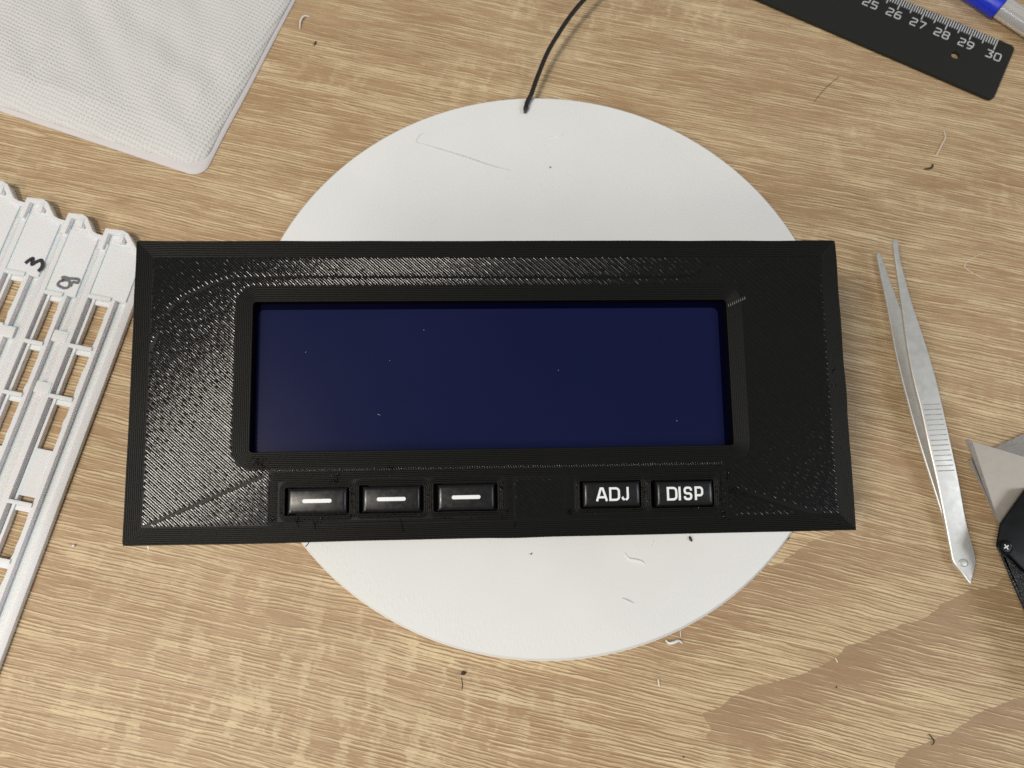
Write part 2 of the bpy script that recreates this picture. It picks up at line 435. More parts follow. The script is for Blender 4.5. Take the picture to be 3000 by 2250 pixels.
# ------------------------------------------------------------------ black display panel
def make_display():
    root = empty("display_panel", (0, 0, 0), "black printed display panel with dark blue screen and five buttons standing on the white plate", "display", matrix=D_M)
    L = []                                     # features measured on the plate, in mm
    ox0, oy1 = dpx(741, 884); ox1, oy0 = dpx(2151, 1304)
    holes = []
    for (x0, y0, x1, y1) in ((834, 1427, 1023, 1510), (1052, 1420, 1241, 1503), (1270, 1415, 1458, 1498), (1699, 1408, 1879, 1489), (1908, 1406, 2092, 1487)):
        a = dpx(x0, (y0 + y1) / 2 ); b = dpx(x1, (y0 + y1) / 2)
        c = dpx((x0 + x1) / 2, y0); d = dpx((x0 + x1) / 2, y1)
        holes.append((a[0], b[0], d[1], c[1]))
    # ---- plate with its openings
    rects = [(ox0, ox1, oy0, oy1)] + holes
    xs = sorted({0.0, DW} | {v for r in rects for v in r[:2]}); ys = sorted({0.0, DH} | {v for r in rects for v in r[2:]})
    def solid(i, j):
        if i < 0 or j < 0 or i >= len(xs) - 1 or j >= len(ys) - 1: return False
        cx, cy = (xs[i] + xs[i + 1]) / 2, (ys[j] + ys[j + 1]) / 2
        return not any(r[0] < cx < r[1] and r[2] < cy < r[3] for r in rects)
    vid = {}; vs, fs = [], []
    ZT, ZB = -0.12, -4.2
    def V(i, j, z):
        k = (i, j, z)
        if k not in vid: vid[k] = len(vs); vs.append((xs[i] * MM, ys[j] * MM, z * MM))
        return vid[k]
    for i in range(len(xs) - 1):
        for j in range(len(ys) - 1):
            if not solid(i, j): continue
            fs.append((V(i, j, ZT), V(i + 1, j, ZT), V(i + 1, j + 1, ZT), V(i, j + 1, ZT)))
            fs.append((V(i, j + 1, ZB), V(i + 1, j + 1, ZB), V(i + 1, j, ZB), V(i, j, ZB)))
            for (di, dj, e) in ((-1, 0, ((i, j + 1), (i, j))), (1, 0, ((i + 1, j), (i + 1, j + 1))), (0, -1, ((i, j), (i + 1, j))), (0, 1, ((i + 1, j + 1), (i, j + 1)))):
                if not solid(i + di, j + dj):
                    (a, b), (c, d) = e
                    fs.append((V(a, b, ZB), V(c, d, ZB), V(c, d, ZT), V(a, b, ZT)))
    mesh("front_plate", vs, fs, M['pla_dull'], root)
    # ---- extrusion beads, real ridges
    PROF = ((-0.5, -1.5), (-0.41, 0.0), (-0.2, 0.75), (0.0, 1.0), (0.2, 0.75), (0.41, 0.0), (0.5, -1.5))
    NPR = len(PROF)
    Z0 = -0.04
    def warp(x, y):                            # the print is not quite flat
        return 0.10 * (vnoise(x / 22.0, y / 17.0, 3) - 0.5)
    class Beads:
        def __init__(s): s.v = []; s.f = []; s.n = 0
        def strip(s, G, closed):               # G: (n, NPR, 3)
            n = len(G); b = s.n
            s.v.append(G.reshape(-1, 3)); s.n += n * NPR
            i = np.arange(n if closed else n - 1); j = (i + 1) % n
            for k in range(NPR - 1):
                s.f.append(np.stack([b + i * NPR + k, b + i * NPR + k + 1, b + j * NPR + k + 1, b + j * NPR + k], 1))
        def build(s, name, mat):
            v = np.concatenate(s.v) * MM; f = np.concatenate(s.f)
            me = bpy.data.meshes.new(name)
            me.vertices.add(len(v)); me.vertices.foreach_set("co", v.ravel())
            me.loops.add(len(f) * 4); me.loops.foreach_set("vertex_index", f.ravel().astype(np.int32))
            me.polygons.add(len(f)); me.polygons.foreach_set("loop_start", np.arange(0, len(f) * 4, 4, dtype=np.int32))
            me.polygons.foreach_set("use_smooth", np.ones(len(f), bool))
            me.update(calc_edges=True); me.validate()
            me.materials.append(mat)
            o = link(bpy.data.objects.new(name, me), root); o['kind'] = 'stuff'
            return o
    def line(bd, P, w, h, jit=0.08):
        P = np.asarray(P, float); n = len(P)
        if n < 2: return
        T = np.gradient(P, axis=0); T /= np.linalg.norm(T, axis=1)[:, None]
        N = np.stack([-T[:, 1], T[:, 0]], 1)
        sd = random.randint(0, 9999)
        q = np.arange(n)
        ww = w * (1 + jit * 1.2 * (vnoise(q / 2.3, q * 0 + sd, 1) - 0.5)); hh = h * (1 + jit * 4.0 * (vnoise(q / 1.6, q * 0 + sd, 2) - 0.5) + jit * 1.5 * (vnoise(q / 7.0, q * 0 + sd, 12) - 0.5))
        off = 0.09 * w * (vnoise(q / 4.0, q * 0 + sd, 4) - 0.5)
        G = np.zeros((n, NPR, 3)); zz = warp(P[:, 0], P[:, 1])
        for k, (a, b) in enumerate(PROF):
            G[:, k, :2] = P + N * (a * ww + off)[:, None]; G[:, k, 2] = Z0 + zz + b * hh
        e = min(1, n - 1)
        G[0, :, 2] = Z0 + zz[0] + (G[0, :, 2] - Z0 - zz[0]) * 0.35; G[-1, :, 2] = Z0 + zz[-1] + (G[-1, :, 2] - Z0 - zz[-1]) * 0.35
        bd.strip(G, False)
    def rloop(x0, x1, y0, y1, r, nx, ny, nc):
        r = max(r, 0.02); P = []
        for (cx, cy, a0) in ((x1 - r, y1 - r, 0), (x0 + r, y1 - r, 90), (x0 + r, y0 + r, 180), (x1 - r, y0 + r, 270)):
            for k in range(nc + 1):
                a = math.radians(a0 + 90 * k / nc); P.append((cx + r * math.cos(a), cy + r * math.sin(a)))
            nxt = {0: (x0 + r, y1), 90: (x0, y0 + r), 180: (x1 - r, y0), 270: (x1, y1 - r)}[a0]
            m = nx if a0 in (0, 180) else ny
            p = P[-1]
            for k in range(1, m): P.append((p[0] + (nxt[0] - p[0]) * k / m, p[1] + (nxt[1] - p[1]) * k / m))
        return np.array(P)
    def ringset(bd, rect, r, n, w, h, sign, nx, ny, nc, start=0.0, edge=0.0):
        x0, x1, y0, y1 = rect
        for j in range(n):
            sd = random.randint(0, 9999); Gs = []
            hj = h * (0.9 + 0.2 * random.random())
            for (a, b) in PROF:
                d = (start + (j + 0.5 + a * 1.04) * w) * sign
                P = rloop(x0 - d, x1 + d, y0 - d, y1 + d, r + d, nx, ny, nc)
                q = np.arange(len(P))
                if edge: P = P + edge * (np.stack([vnoise(P[:, 1] / 9, P[:, 0] / 60, 5), vnoise(P[:, 0] / 12, P[:, 1] / 60, 6)], 1) - 0.5)
                z = Z0 + warp(P[:, 0], P[:, 1]) + b * hj * (1 + 0.10 * (vnoise(q / 1.6, q * 0 + sd, 2) - 0.5))
                Gs.append(np.concatenate([P, z[:, None]], 1))
            G = np.stack(Gs, 1)
            if sign < 0: G = G[:, ::-1]
            bd.strip(G, True)
    NP, WP = 9, 0.475
    bd = Beads()
    ringset(bd, (-0.05, DW + 0.05, -0.05, DH + 0.05), 0.9, NP, WP, 0.045, -1, 150, 64, 3, 0.0, 0.35)
    bd.build("border_lines", M['pla_line'])
    NR, WR = 9, 0.475
    bd = Beads()
    ringset(bd, (ox0, ox1, oy0, oy1), 0.9, NR, WR, 0.045, 1, 120, 44, 7)
    bd.build("screen_surround_lines", M['pla_line'])
    IN = NP * WP + 0.05; RG = NR * WR + 0.02
    zx0 = dpx(791, 1480)[0]; zx1 = dpx(2134, 1480)[0]; zy = oy0 - RG - 0.75
    px0, py1 = dpx(1507, 1400); px1, py0 = dpx(1655, 1522)
    bw = 1.45
    def seg_dist(x, y, a, b):
        dx, dy = b[0] - a[0], b[1] - a[1]
        t = np.clip(((x - a[0]) * dx + (y - a[1]) * dy) / (dx * dx + dy * dy), 0, 1)
        return np.hypot(x - a[0] - t * dx, y - a[1] - t * dy)
    seam = [dpx(*p) for p in ((430, 1080), (448, 1005), (486, 914), (540, 870), (631, 829), (689, 814), (900, 809), (1500, 811), (2000, 811), (2045, 800), (2075, 770))]
    crease = [dpx(414, 1546), dpx(590, 1472), dpx(767, 1397)]
    wedge = [dpx(2134, 1432), dpx(2250, 1462), dpx(2500, 1540)]
    def in_ring(x, y):
        d = RG; r = 0.9 + d
        cx = np.clip(x, ox0 - d + r, ox1 + d - r); cy = np.clip(y, oy0 - d + r, oy1 + d - r)
        return np.hypot(x - cx, y - cy) < r
    def keep(x, y):
        k = (x > IN) & (x < DW - IN) & (y > IN) & (y < DH - IN) & ~in_ring(x, y)
        zone = (y < oy0) & (x > zx0) & (x < zx1)
        patch = (x > px0) & (x < px1) & (y > py0) & (y < py1)
        k &= ~zone | patch
        for a, b in zip(seam[:-1], seam[1:]): k &= seg_dist(x, y, a, b) > 0.16
        for a, b in zip(crease[:-1], crease[1:]): k &= seg_dist(x, y, a, b) > 0.26
        for a, b in zip(wedge[:-1], wedge[1:]): k &= seg_dist(x, y, a, b) > 0.75
        return k
    # ---- diagonal infill
    bd = Beads()
    ang = math.radians(-42.0); dx, dy = math.cos(ang), math.sin(ang); nx_, ny_ = -dy, dx
    pitch = 0.56; step = 0.45
    half = 120
    sline = np.arange(-half, half, step)
    i = 0
    for o in np.arange(-half, half, pitch):
        i += 1
        oo = o + random.uniform(-0.03, 0.03)
        x = DW / 2 + nx_ * oo + dx * sline; y = DH / 2 + ny_ * oo + dy * sline
        k = keep(x, y)
        if not k.any(): continue
        idx = np.flatnonzero(np.diff(np.concatenate([[0], k.astype(int), [0]])))
        for s0, s1 in zip(idx[::2], idx[1::2]):
            if s1 - s0 < 2: continue
            P = np.stack([x[s0:s1], y[s0:s1]], 1)
            line(bd, P, 0.80 if i % 2 else 0.40, 0.105 if i % 2 else 0.02, 0.20 if i % 2 else 0.1)
    # zigzag turns along the borders
    bd.build("infill_lines", M['pla'])
    # ---- lines of the button strip
    bd = Beads()
    for hx0, hx1, hy0, hy1 in holes:
        ringset(bd, (hx0, hx1, hy0, hy1), 0.5, 3, 0.47, 0.07, 1, 26, 14, 3, 0.0, 0.25)
    yy = IN
    while yy < zy + 0.6:
        xs_ = np.arange(zx0, zx1, 0.6); w = 0.9 * (vnoise(xs_ / 14.0, yy / 3.0 + xs_ * 0, 8) - 0.5) * 0.3
        y = yy + w
        k = np.ones(len(xs_), bool)
        for hx0, hx1, hy0, hy1 in holes: k &= ~((xs_ > hx0 - bw) & (xs_ < hx1 + bw) & (y > hy0 - bw) & (y < hy1 + bw))
        k &= ~((xs_ > px0 - 0.3) & (xs_ < px1 + 0.3) & (y > py0 - 0.3) & (y < py1 + 0.3))
        k &= y < zy + 0.4
        idx = np.flatnonzero(np.diff(np.concatenate([[0], k.astype(int), [0]])))
        for s0, s1 in zip(idx[::2], idx[1::2]):
            if s1 - s0 > 2: line(bd, np.stack([xs_[s0:s1], y[s0:s1]], 1), 0.48, 0.05, 0.14)
        yy += 0.47
    for k in range(4):                          # the fan of lines running out to the lower right corner
        o = (k - 1.5) * 0.42
        a, b, c = wedge
        P = [(a[0] + (c[0] - a[0]) * t, a[1] + (c[1] - a[1]) * t + o * (1 - t * 0.7) - 0.8 * math.sin(math.pi * t)) for t in np.linspace(0, 1, 60)]
        line(bd, P, 0.45, 0.10, 0.15)
    for x in np.arange(zx0 - 0.4, zx0 + 0.5, 0.42):
        line(bd, [(x, y) for y in np.arange(IN, zy - 2, 0.6)], 0.42, 0.08, 0.12)
    bd.build("button_strip_lines", M['pla_line'])
    # short stitches between the surround and the button strip
    bd = Beads()
    for x in np.arange(zx0 + 1.5, zx1 - 1, 0.62):
        a = oy0 - RG - 0.05
        line(bd, [(x, a), (x + 0.12, a - 0.3), (x + 0.26 + random.uniform(-.06, .06), a - 0.62)], 0.36, 0.14, 0.2)
    # loops where each infill pair turns round
    bd.build("stitch_lines", M['pla'])
    # ---- blobs and strings around the buttons
    b2 = MB()
    spots = []
    for hx0, hx1, hy0, hy1 in holes:
        for q in range(44):
            side = random.random()
            if side < 0.55: spots.append((hx1 + random.uniform(0.1, 1.7), random.uniform(hy0 - 0.8, hy1 + 0.8)))
            elif side < 0.8: spots.append((random.uniform(hx0, hx1), hy0 - abs(random.gauss(0.2, 0.6))))
            else: spots.append((hx0 - random.uniform(0.1, 1.0), random.uniform(hy0, hy1)))
    for (px, py, n_, s_) in ((985, 1400, 26, 1.3), (1150, 1372, 14, 0.9), (1135, 1385, 8, 1.0), (2134, 1390, 30, 1.1), (2138, 1440, 40, 2.2), (2125, 1510, 18, 1.2), (880, 1525, 8, 0.7), (925, 1535, 10, 0.8), (1468, 1430, 18, 0.6), (1480, 1505, 12, 1.2), (1668, 1500, 20, 0.8), (755, 1350, 30, 1.3), (775, 1380, 22, 1.3), (2440, 1085, 8, 0.5), (2441, 1130, 8, 0.5), (800, 1520, 14, 0.9), (1470, 1020, 0, 1)):
        c = dpx(px, py)
        spots += [(random.gauss(c[0], s_ * 0.6), random.gauss(c[1], s_ * 0.6)) for _ in range(n_)]
    for (x, y) in spots:
        l = random.uniform(0.12, 0.42); w = random.uniform(0.06, 0.13); h = random.uniform(0.05, 0.26); a = random.uniform(0, math.pi) if random.random() < .6 else math.pi / 2 + random.uniform(-.3, .3)
        ca, sa = math.cos(a), math.sin(a); vs = []
        for (u, v, z) in ((-l, 0, 0), (0, -w, 0), (l, 0, 0), (0, w, 0), (-l * .4, 0, h), (l * .45, 0, h * .8)):
            vs.append(((x + u * ca - v * sa) * MM, (y + u * sa + v * ca) * MM, (z + 0.02) * MM))
        b2.add(vs, [(0, 1, 4), (1, 5, 4), (1, 2, 5), (2, 3, 5), (3, 4, 5), (3, 0, 4)])
    o = b2.build("plastic_blobs", M['pla'], root, smooth=True, sharp=70); o['kind'] = 'stuff'
    # seam scar at the screen's upper right corner
    b3 = MB(); a = dpx(2131, 896); b = dpx(2184, 872)
    for k in range(9):
        t = (k + .5) / 9; x = a[0] + (b[0] - a[0]) * t; y = a[1] + (b[1] - a[1]) * t
        tube(b3, [Vector((x - 0.08, y + 0.38, 0.05)) * MM, Vector((x, y, 0.22)) * MM, Vector((x + 0.05, y - 0.42, 0.08)) * MM], [0.11 * MM, 0.17 * MM, 0.1 * MM], 6)
    o = b3.build("seam_scar", M['mark_grey'], root, smooth=True, sharp=80)
    # loose strings under the lower edge
    for pts in (((430, 1600), (431, 1612)), ((905, 1585), (899, 1596), (893, 1602)),):
        m_ = MB(); tube(m_, smooth_path([Vector((*dpx(*p), -0.8)) * MM for p in pts], 5), 0.11 * MM, 6)
        m_.build("loose_string", M['pla'], root, smooth=True)
    for pts in (((1172, 1520), (1178, 1540), (1182, 1558)), ((1510, 1528), (1507, 1550)), ((862, 1520), (876, 1545)), ((918, 1525), (924, 1552))):
        m_ = MB(); tube(m_, smooth_path([Vector((*dpx(*p), 0.16)) * MM for p in pts], 5), 0.085 * MM, 6)
        m_.build("loose_string", M['pla'], root, smooth=True)
    # ---- screen, sunk behind the plate
    dep = -3.0
    mb = MB()
    mb.box((ox0 - 3) * MM, (ox1 + 3) * MM, (oy0 - 3) * MM, (oy1 + 3) * MM, (dep - 3) * MM, dep * MM)
    scr = mb.build("screen", M['lcd_edge'], root)
    lx0, lx1, ly0, ly1 = ox0 + 0.55, ox1 - 1.5, oy0 - 2.4, oy1 - 1.55
    pts = [(p[0] * MM, p[1] * MM) for p in rloop(lx0, lx1, ly0, ly1, 1.6, 2, 2, 6)]
    mb = MB(); mb.prism(pts, (dep + 0.004) * MM, (dep + 0.06) * MM)
    mb.build("viewing_area", M['lcd'], scr)
    for (px, py, l, a) in ((888, 1027, .16, 1.0), (1138, 1051, .14, .5), (1106, 1212, .42, -.35), (1992, 1230, .16, 1.2), (1010, 1330, .2, .3), (1240, 960, .12, .8), (1640, 1080, .10, .1)):
        x, y = dpx(px, py); m_ = MB(); d_ = Vector((math.cos(a), math.sin(a), 0)) * l
        c_ = Vector((x, y, dep + 0.12))
        tube(m_, [(c_ - d_) * MM, c_ * MM + Vector((0, 0.00003, 0.00003)), (c_ + d_) * MM], [0.02 * MM, 0.035 * MM, 0.02 * MM], 5)
        m_.build("dust_speck", M['shaving'], scr)
    # ---- housing down to the plate it stands on
    inv = D_M.inverted()
    top = [(14, 6), (DW - 14, 6), (DW - 14, DH - 6), (14, DH - 6)]
    up = [Vector((x * MM, y * MM, -4.3 * MM)) for x, y in top]
    dn = []
    for v, (ix, iy) in zip(up, ((0.012, 0.004), (-0.012, 0.004), (-0.012, -0.012), (0.012, -0.012))):
        w = D_M @ v
        dn.append(inv @ Vector((w.x + ix, w.y + iy, DISC_T + 0.0002)))
    mesh("housing", dn + up, [(3, 2, 1, 0), (4, 5, 6, 7), (0, 1, 5, 4), (1, 2, 6, 5), (2, 3, 7, 6), (3, 0, 4, 7)], M['pla_dull'], root)
    # ---- buttons
    faces = ((846, 1432, 1014, 1503), (1065, 1427, 1229, 1497), (1285, 1421, 1446, 1492), (1711, 1414, 1872, 1481), (1925, 1412, 2085, 1479))
    texts = ('-', '-', '-', 'ADJ', 'DISP')
    for (x0, y0, x1, y1), tx in zip(faces, texts):
        a = dpx(x0, (y0 + y1) / 2); b = dpx(x1, (y0 + y1) / 2); c = dpx((x0 + x1) / 2, y0); d = dpx((x0 + x1) / 2, y1)
        bx0, bx1, by0, by1 = a[0] - 0.2, b[0] + 0.2, d[1] - 0.2, c[1] + 0.2
        cx, cy = (bx0 + bx1) / 2, (by0 + by1) / 2; hw, hh = (bx1 - bx0) / 2, (by1 - by0) / 2
        # pillowed cap on a straight skirt
        nx, ny = 28, 14; vs, fs = [], []
        def zc(u, v): return 0.75 - 0.20 * u * u - 0.26 * v * v
        for j in range(ny + 1):
            for i in range(nx + 1):
                u, v = -1 + 2 * i / nx, -1 + 2 * j / ny
                eu, ev = 1 - abs(u), 1 - abs(v)
                dmm = min(eu * hw, ev * hh)
                drop = 0.30 * max(0, 1 - dmm / 0.42) ** 2
                vs.append(((cx + u * hw) * MM, (cy + v * hh) * MM, (zc(u, v) - drop) * MM))
        for j in range(ny):
            for i in range(nx):
                k = j * (nx + 1) + i; fs.append((k, k + 1, k + nx + 2, k + nx + 1))
        rim = [i for i in range(nx + 1)] + [(j + 1) * (nx + 1) - 1 for j in range(1, ny + 1)] + [ny * (nx + 1) + i for i in range(nx - 1, -1, -1)] + [j * (nx + 1) for j in range(ny - 1, 0, -1)]
        nb = len(vs)
        for r in rim: vs.append((vs[r][0], vs[r][1], -5.5 * MM))
        for q in range(len(rim)):
            q2 = (q + 1) % len(rim)
            fs.append((nb + q, nb + q2, rim[q2], rim[q]))
        fs.append(tuple(nb + q for q in range(len(rim) - 1, -1, -1)))
        bt = mesh("push_button", vs, fs, M['button'], root, True, 60)
        if tx != '-': bt['label'] = "black button marked %s in white" % tx
        else: bt['label'] = "black button marked with one white dash"
        mk = MB()
        if tx == '-':
            hl, t_ = 3.62, 0.48
            us = np.concatenate([cx - hl + t_ * (1 - np.cos(np.linspace(0, math.pi / 2, 6))), np.linspace(cx - hl + t_, cx + hl - t_, 24)[1:-1], cx + hl - t_ * (1 - np.cos(np.linspace(math.pi / 2, 0, 6)))])
            vs2 = []
            for u in us:
                e = max(0, t_ - min(u - (cx - hl), cx + hl - u)); hv = math.sqrt(max(t_ * t_ - e * e, 0.0004))
                for v in (cy - hv, cy + hv):
                    z = zc((u - cx) / hw, (v - cy) / hh)
                    vs2 += [(u * MM, v * MM, (z - 0.05) * MM), (u * MM, v * MM, (z + 0.045) * MM)]
            fs2 = []
            for q in range(len(us) - 1):
                a0 = 4 * q; b0 = a0 + 4
                fs2 += [(a0 + 1, b0 + 1, b0 + 3, a0 + 3), (a0, b0, b0 + 1, a0 + 1), (a0 + 2, a0 + 3, b0 + 3, b0 + 2)]
            mk.add(vs2, fs2)
            mk.build("dash_mark", M['mark'], bt)
        else:
            h_ = 3.45; sw = 0.55
            G = {'A': (2.75, [[(0, 0), (1.12, 1), (1.63, 1), (2.75, 0)], [(0.5, .30), (2.25, .30)]]),
                 'D': (2.35, None), 'J': (1.75, None), 'I': (0.62, [[(0.31, 0), (0.31, 1)]]), 'S': (2.0, None), 'P': (2.0, None)}
            def glyph(ch):
                e = sw / 2
                if ch == 'A': return 2.85, [([(0.3, 0), (1.2, h_ - e), (1.65, h_ - e), (2.55, 0)], False), ([(0.66, 0.98), (2.2, 0.98)], False)]
                if ch == 'D': return 2.55, [([(e, e), (1.55, e)] + arcpts(1.5, e + 0.75, 0.75, -90, 0, 5)[1:] + arcpts(1.5, h_ - e - 0.75, 0.75, 0, 90, 5) + [(e, h_ - e)], True)]
                if ch == 'J': return 2.1, [([(e - .05, 0.95)] + arcpts(e + 0.62, e + 0.62, 0.62, 180, 270, 5) + arcpts(1.7 - e - 0.55, e + 0.62, 0.62, -90, 0, 5) + [(1.77 - e, h_)], False)]
                if ch == 'I': return 1.0, [([(e, 0), (e, h_)], False)]
                if ch == 'S':
                    r = 0.55; W = 2.05; m = h_ / 2
                    return 2.4, [([(W - e - .02, h_ - e - 0.75)] + arcpts(W - e - r, h_ - e - r, r, 0, 90, 4) + arcpts(e + r, h_ - e - r, r, 90, 180, 4) + arcpts(e + r, m + r, r, 180, 270, 4) +
                                  arcpts(W - e - r, m - r, r, 90, 0, 4) + arcpts(W - e - r, e + r, r, 0, -90, 4) + arcpts(e + r, e + r, r, -90, -180, 4) + [(e + .02, e + 0.75)], False)]
                if ch == 'P':
                    r = 0.6; W = 2.1; m = 1.2 + 0.0
                    return 2.2, [([(e, 0), (e, h_ - e), (W - e - r, h_ - e)] + arcpts(W - e - r, h_ - e - r, r, 90, 0, 4)[1:] + arcpts(W - e - r, m + r, r, 0, -90, 4) + [(e + .1, m)], False)]
            adv = [glyph(ch)[0] for ch in tx]; gap = 0.22
            tot = sum(adv) + gap * (len(tx) - 1) - 0.25
            XS = 1.13 if tx == 'ADJ' else 1.09; X0 = cx - tot * XS / 2 + (0.1 if tx == 'ADJ' else -0.1); Y0 = cy - h_ / 2
            for ch in tx:
                w_, sts = glyph(ch)
                for pts3, closed in sts:
                    Q = [Vector((X0 + p[0] * XS, Y0 + p[1])) for p in pts3]; D = []
                    for q in range(len(Q) if closed else len(Q) - 1):
                        p0, p1 = Q[q], Q[(q + 1) % len(Q)]; nn = max(1, int((p1 - p0).length / 0.4))
                        D += [p0.lerp(p1, r_ / nn) for r_ in range(nn)]
                    if not closed: D.append(Q[-1])
                    stroke(mk, D, sw, 0, 1, closed)
                X0 += (w_ + gap) * XS
            vv = []
            for v in mk.v:
                z = zc((v[0] - cx) / hw, (v[1] - cy) / hh) + (-0.05 if v[2] == 0 else 0.05)
                vv.append((v[0] * MM, v[1] * MM, z * MM))
            mk.v = vv
            mk.build("lettering", M['mark'], bt)
    return root
M['mark_grey'] = simple("stretched_grey_plastic", (0.10, 0.10, 0.095), 0.3, var=0.4, scale=2000)
make_display()

# ------------------------------------------------------------------ black cord
def make_cord():
    pts = [(1537, 331, 4.0), (1545, 299, 4.2), (1556, 277, 4.6), (1575, 224, 5.6), (1604, 154, 7), (1638, 96, 8), (1674, 43, 8.6), (1712, -2, 9), (1770, -60, 8), (1850, -120, 5), (1950, -180, 2), (2080, -230, 1)]
    P = smooth_path([at(a, b, z * MM) for a, b, z in pts], 8)
    rr = [0.00088] * len(P)
    for i in range(len(P)):
        if i < 3: rr[i] = 0.00030 + 0.00016 * i
        elif i < 16: rr[i] = 0.00090 + 0.00010 * math.sin(i * 1.9)
    mb = MB(); tube(mb, P, rr, 10)
    tag(mb.build("cord", M['cord'], None, smooth=True, sharp=80), "thin black cord arching over the table with its blunt tip on the white plate", "cord")
make_cord()

# ------------------------------------------------------------------ paper napkin
def make_napkin():
    c0 = at(592, 524); e1 = (at(0, 327) - c0); e2 = (at(869, 0) - c0)
    root = empty("paper_napkin", c0, "folded white paper napkin with a dotted emboss in the upper left corner of the table", "napkin")
    u1 = e1.normalized(); u2 = e2.normalized()
    def ply(name, off1, off2, z0, thick, mat, seed, amp, rad):
        n = 110; L = 0.145; vs, fs = [], []
        g = (np.arange(n + 1) / n) ** 1.5 * L
        A, B = np.meshgrid(g, g, indexing='ij')
        # pull the corner in to round it
        r = rad
        inA = A < r; inB = B < r
        A2, B2 = A.copy(), B.copy()
        m = (A < r) & (B < r)
        da, db = (r - A[m]) / r, (r - B[m]) / r
        mx = np.maximum(da, db); ln = np.hypot(da, db); k = np.where(ln > 1e-9, mx / np.maximum(ln, 1e-9), 1)
        A2[m] = r - da * k * r; B2[m] = r - db * k * r
        ed = np.minimum(A, B)
        edge = 1 - np.exp(-ed / 0.0011)
        X = c0.x + u1.x * (A2 + off1) + u2.x * (B2 + off2); Y = c0.y + u1.y * (A2 + off1) + u2.y * (B2 + off2)
        wob = 0.0006 * (vnoise(B / 0.02, A * 0 + seed, 3) - 0.5) * (A < 0.02) ; X = X + wob
        Zt = z0 + thick * edge + amp * edge * (vnoise(X * 45, Y * 30, seed) + 0.6 * (vnoise(X * 110 + Y * 60, Y * 40 - X * 30, seed + 1) )) * np.minimum(1, ed / 0.012)
        # a few soft creases fanning from the top
        cr = np.abs(((X - c0.x) * 0.75 + (Y - c0.y) * -0.35 + 0.062 + 0.004 * vnoise(Y * 60, X * 0, 9)))
        Zt = Zt + amp * 0.35 * np.exp(-(cr / 0.003) ** 2) * np.clip((Y - c0.y) / 0.05, 0, 1)
        Zb = np.full_like(Zt, z0 - 0.0001)
        nv = (n + 1) ** 2
        vs = np.concatenate([np.stack([X - c0.x, Y - c0.y, Zt], -1).reshape(-1, 3), np.stack([X - c0.x, Y - c0.y, Zb], -1).reshape(-1, 3)])
        for i in range(n):
            for j in range(n):
                a = i * (n + 1) + j
                fs.append((a, a + 1, a + n + 2, a + n + 1)[::-1])
        rim = [(i, 0) for i in range(n)] + [(n, j) for j in range(n)] + [(n - i, n) for i in range(n)] + [(0, n - j) for j in range(n)]
        rim = [i * (n + 1) + j for i, j in rim]
        for q in range(len(rim)):
            a, b = rim[q], rim[(q + 1) % len(rim)]
            fs.append((a, b, b + nv, a + nv))
        return mesh(name, vs.tolist(), fs, mat, root, True, 70)
    ply("lower_ply", 0.0, 0.0, 0.0003, 0.0011, M['tissue_plain'], 5, 0.0, 0.006)
    # upper ply is turned a little: its corner sits inside
    q = at(540, 466) - c0
    a_ = np.linalg.solve(np.array([[u1.x, u2.x], [u1.y, u2.y]]), np.array([q.x, q.y]))
    u1o = u1.copy()
    u1 = (at(200, 381) - at(552, 474)).normalized() if False else u1
    up = ply("upper_ply", 0.0014, max(a_[1] - 0.002, 0.001), 0.0014, 0.0014, M['tissue'], 8, 0.0027, 0.008)
    sh = (at(592, 524).xy)
    # skew the upper sheet so that its lower edge meets the fold further left
    for v in up.data.vertices:
        w = Vector((v.co.x, v.co.y)); A, B = np.linalg.solve(np.array([[u1.x, u2.x], [u1.y, u2.y]]), np.array([w.x, w.y]))
        k = max(0.0, (A - 0.004)) / 0.045
        dB = -min(k, 1.0) * (max(a_[1] - 0.003, 0.001) - 0.0006) * max(0, 1 - B / 0.06)
        v.co.x += u2.x * dB; v.co.y += u2.y * dB
make_napkin()

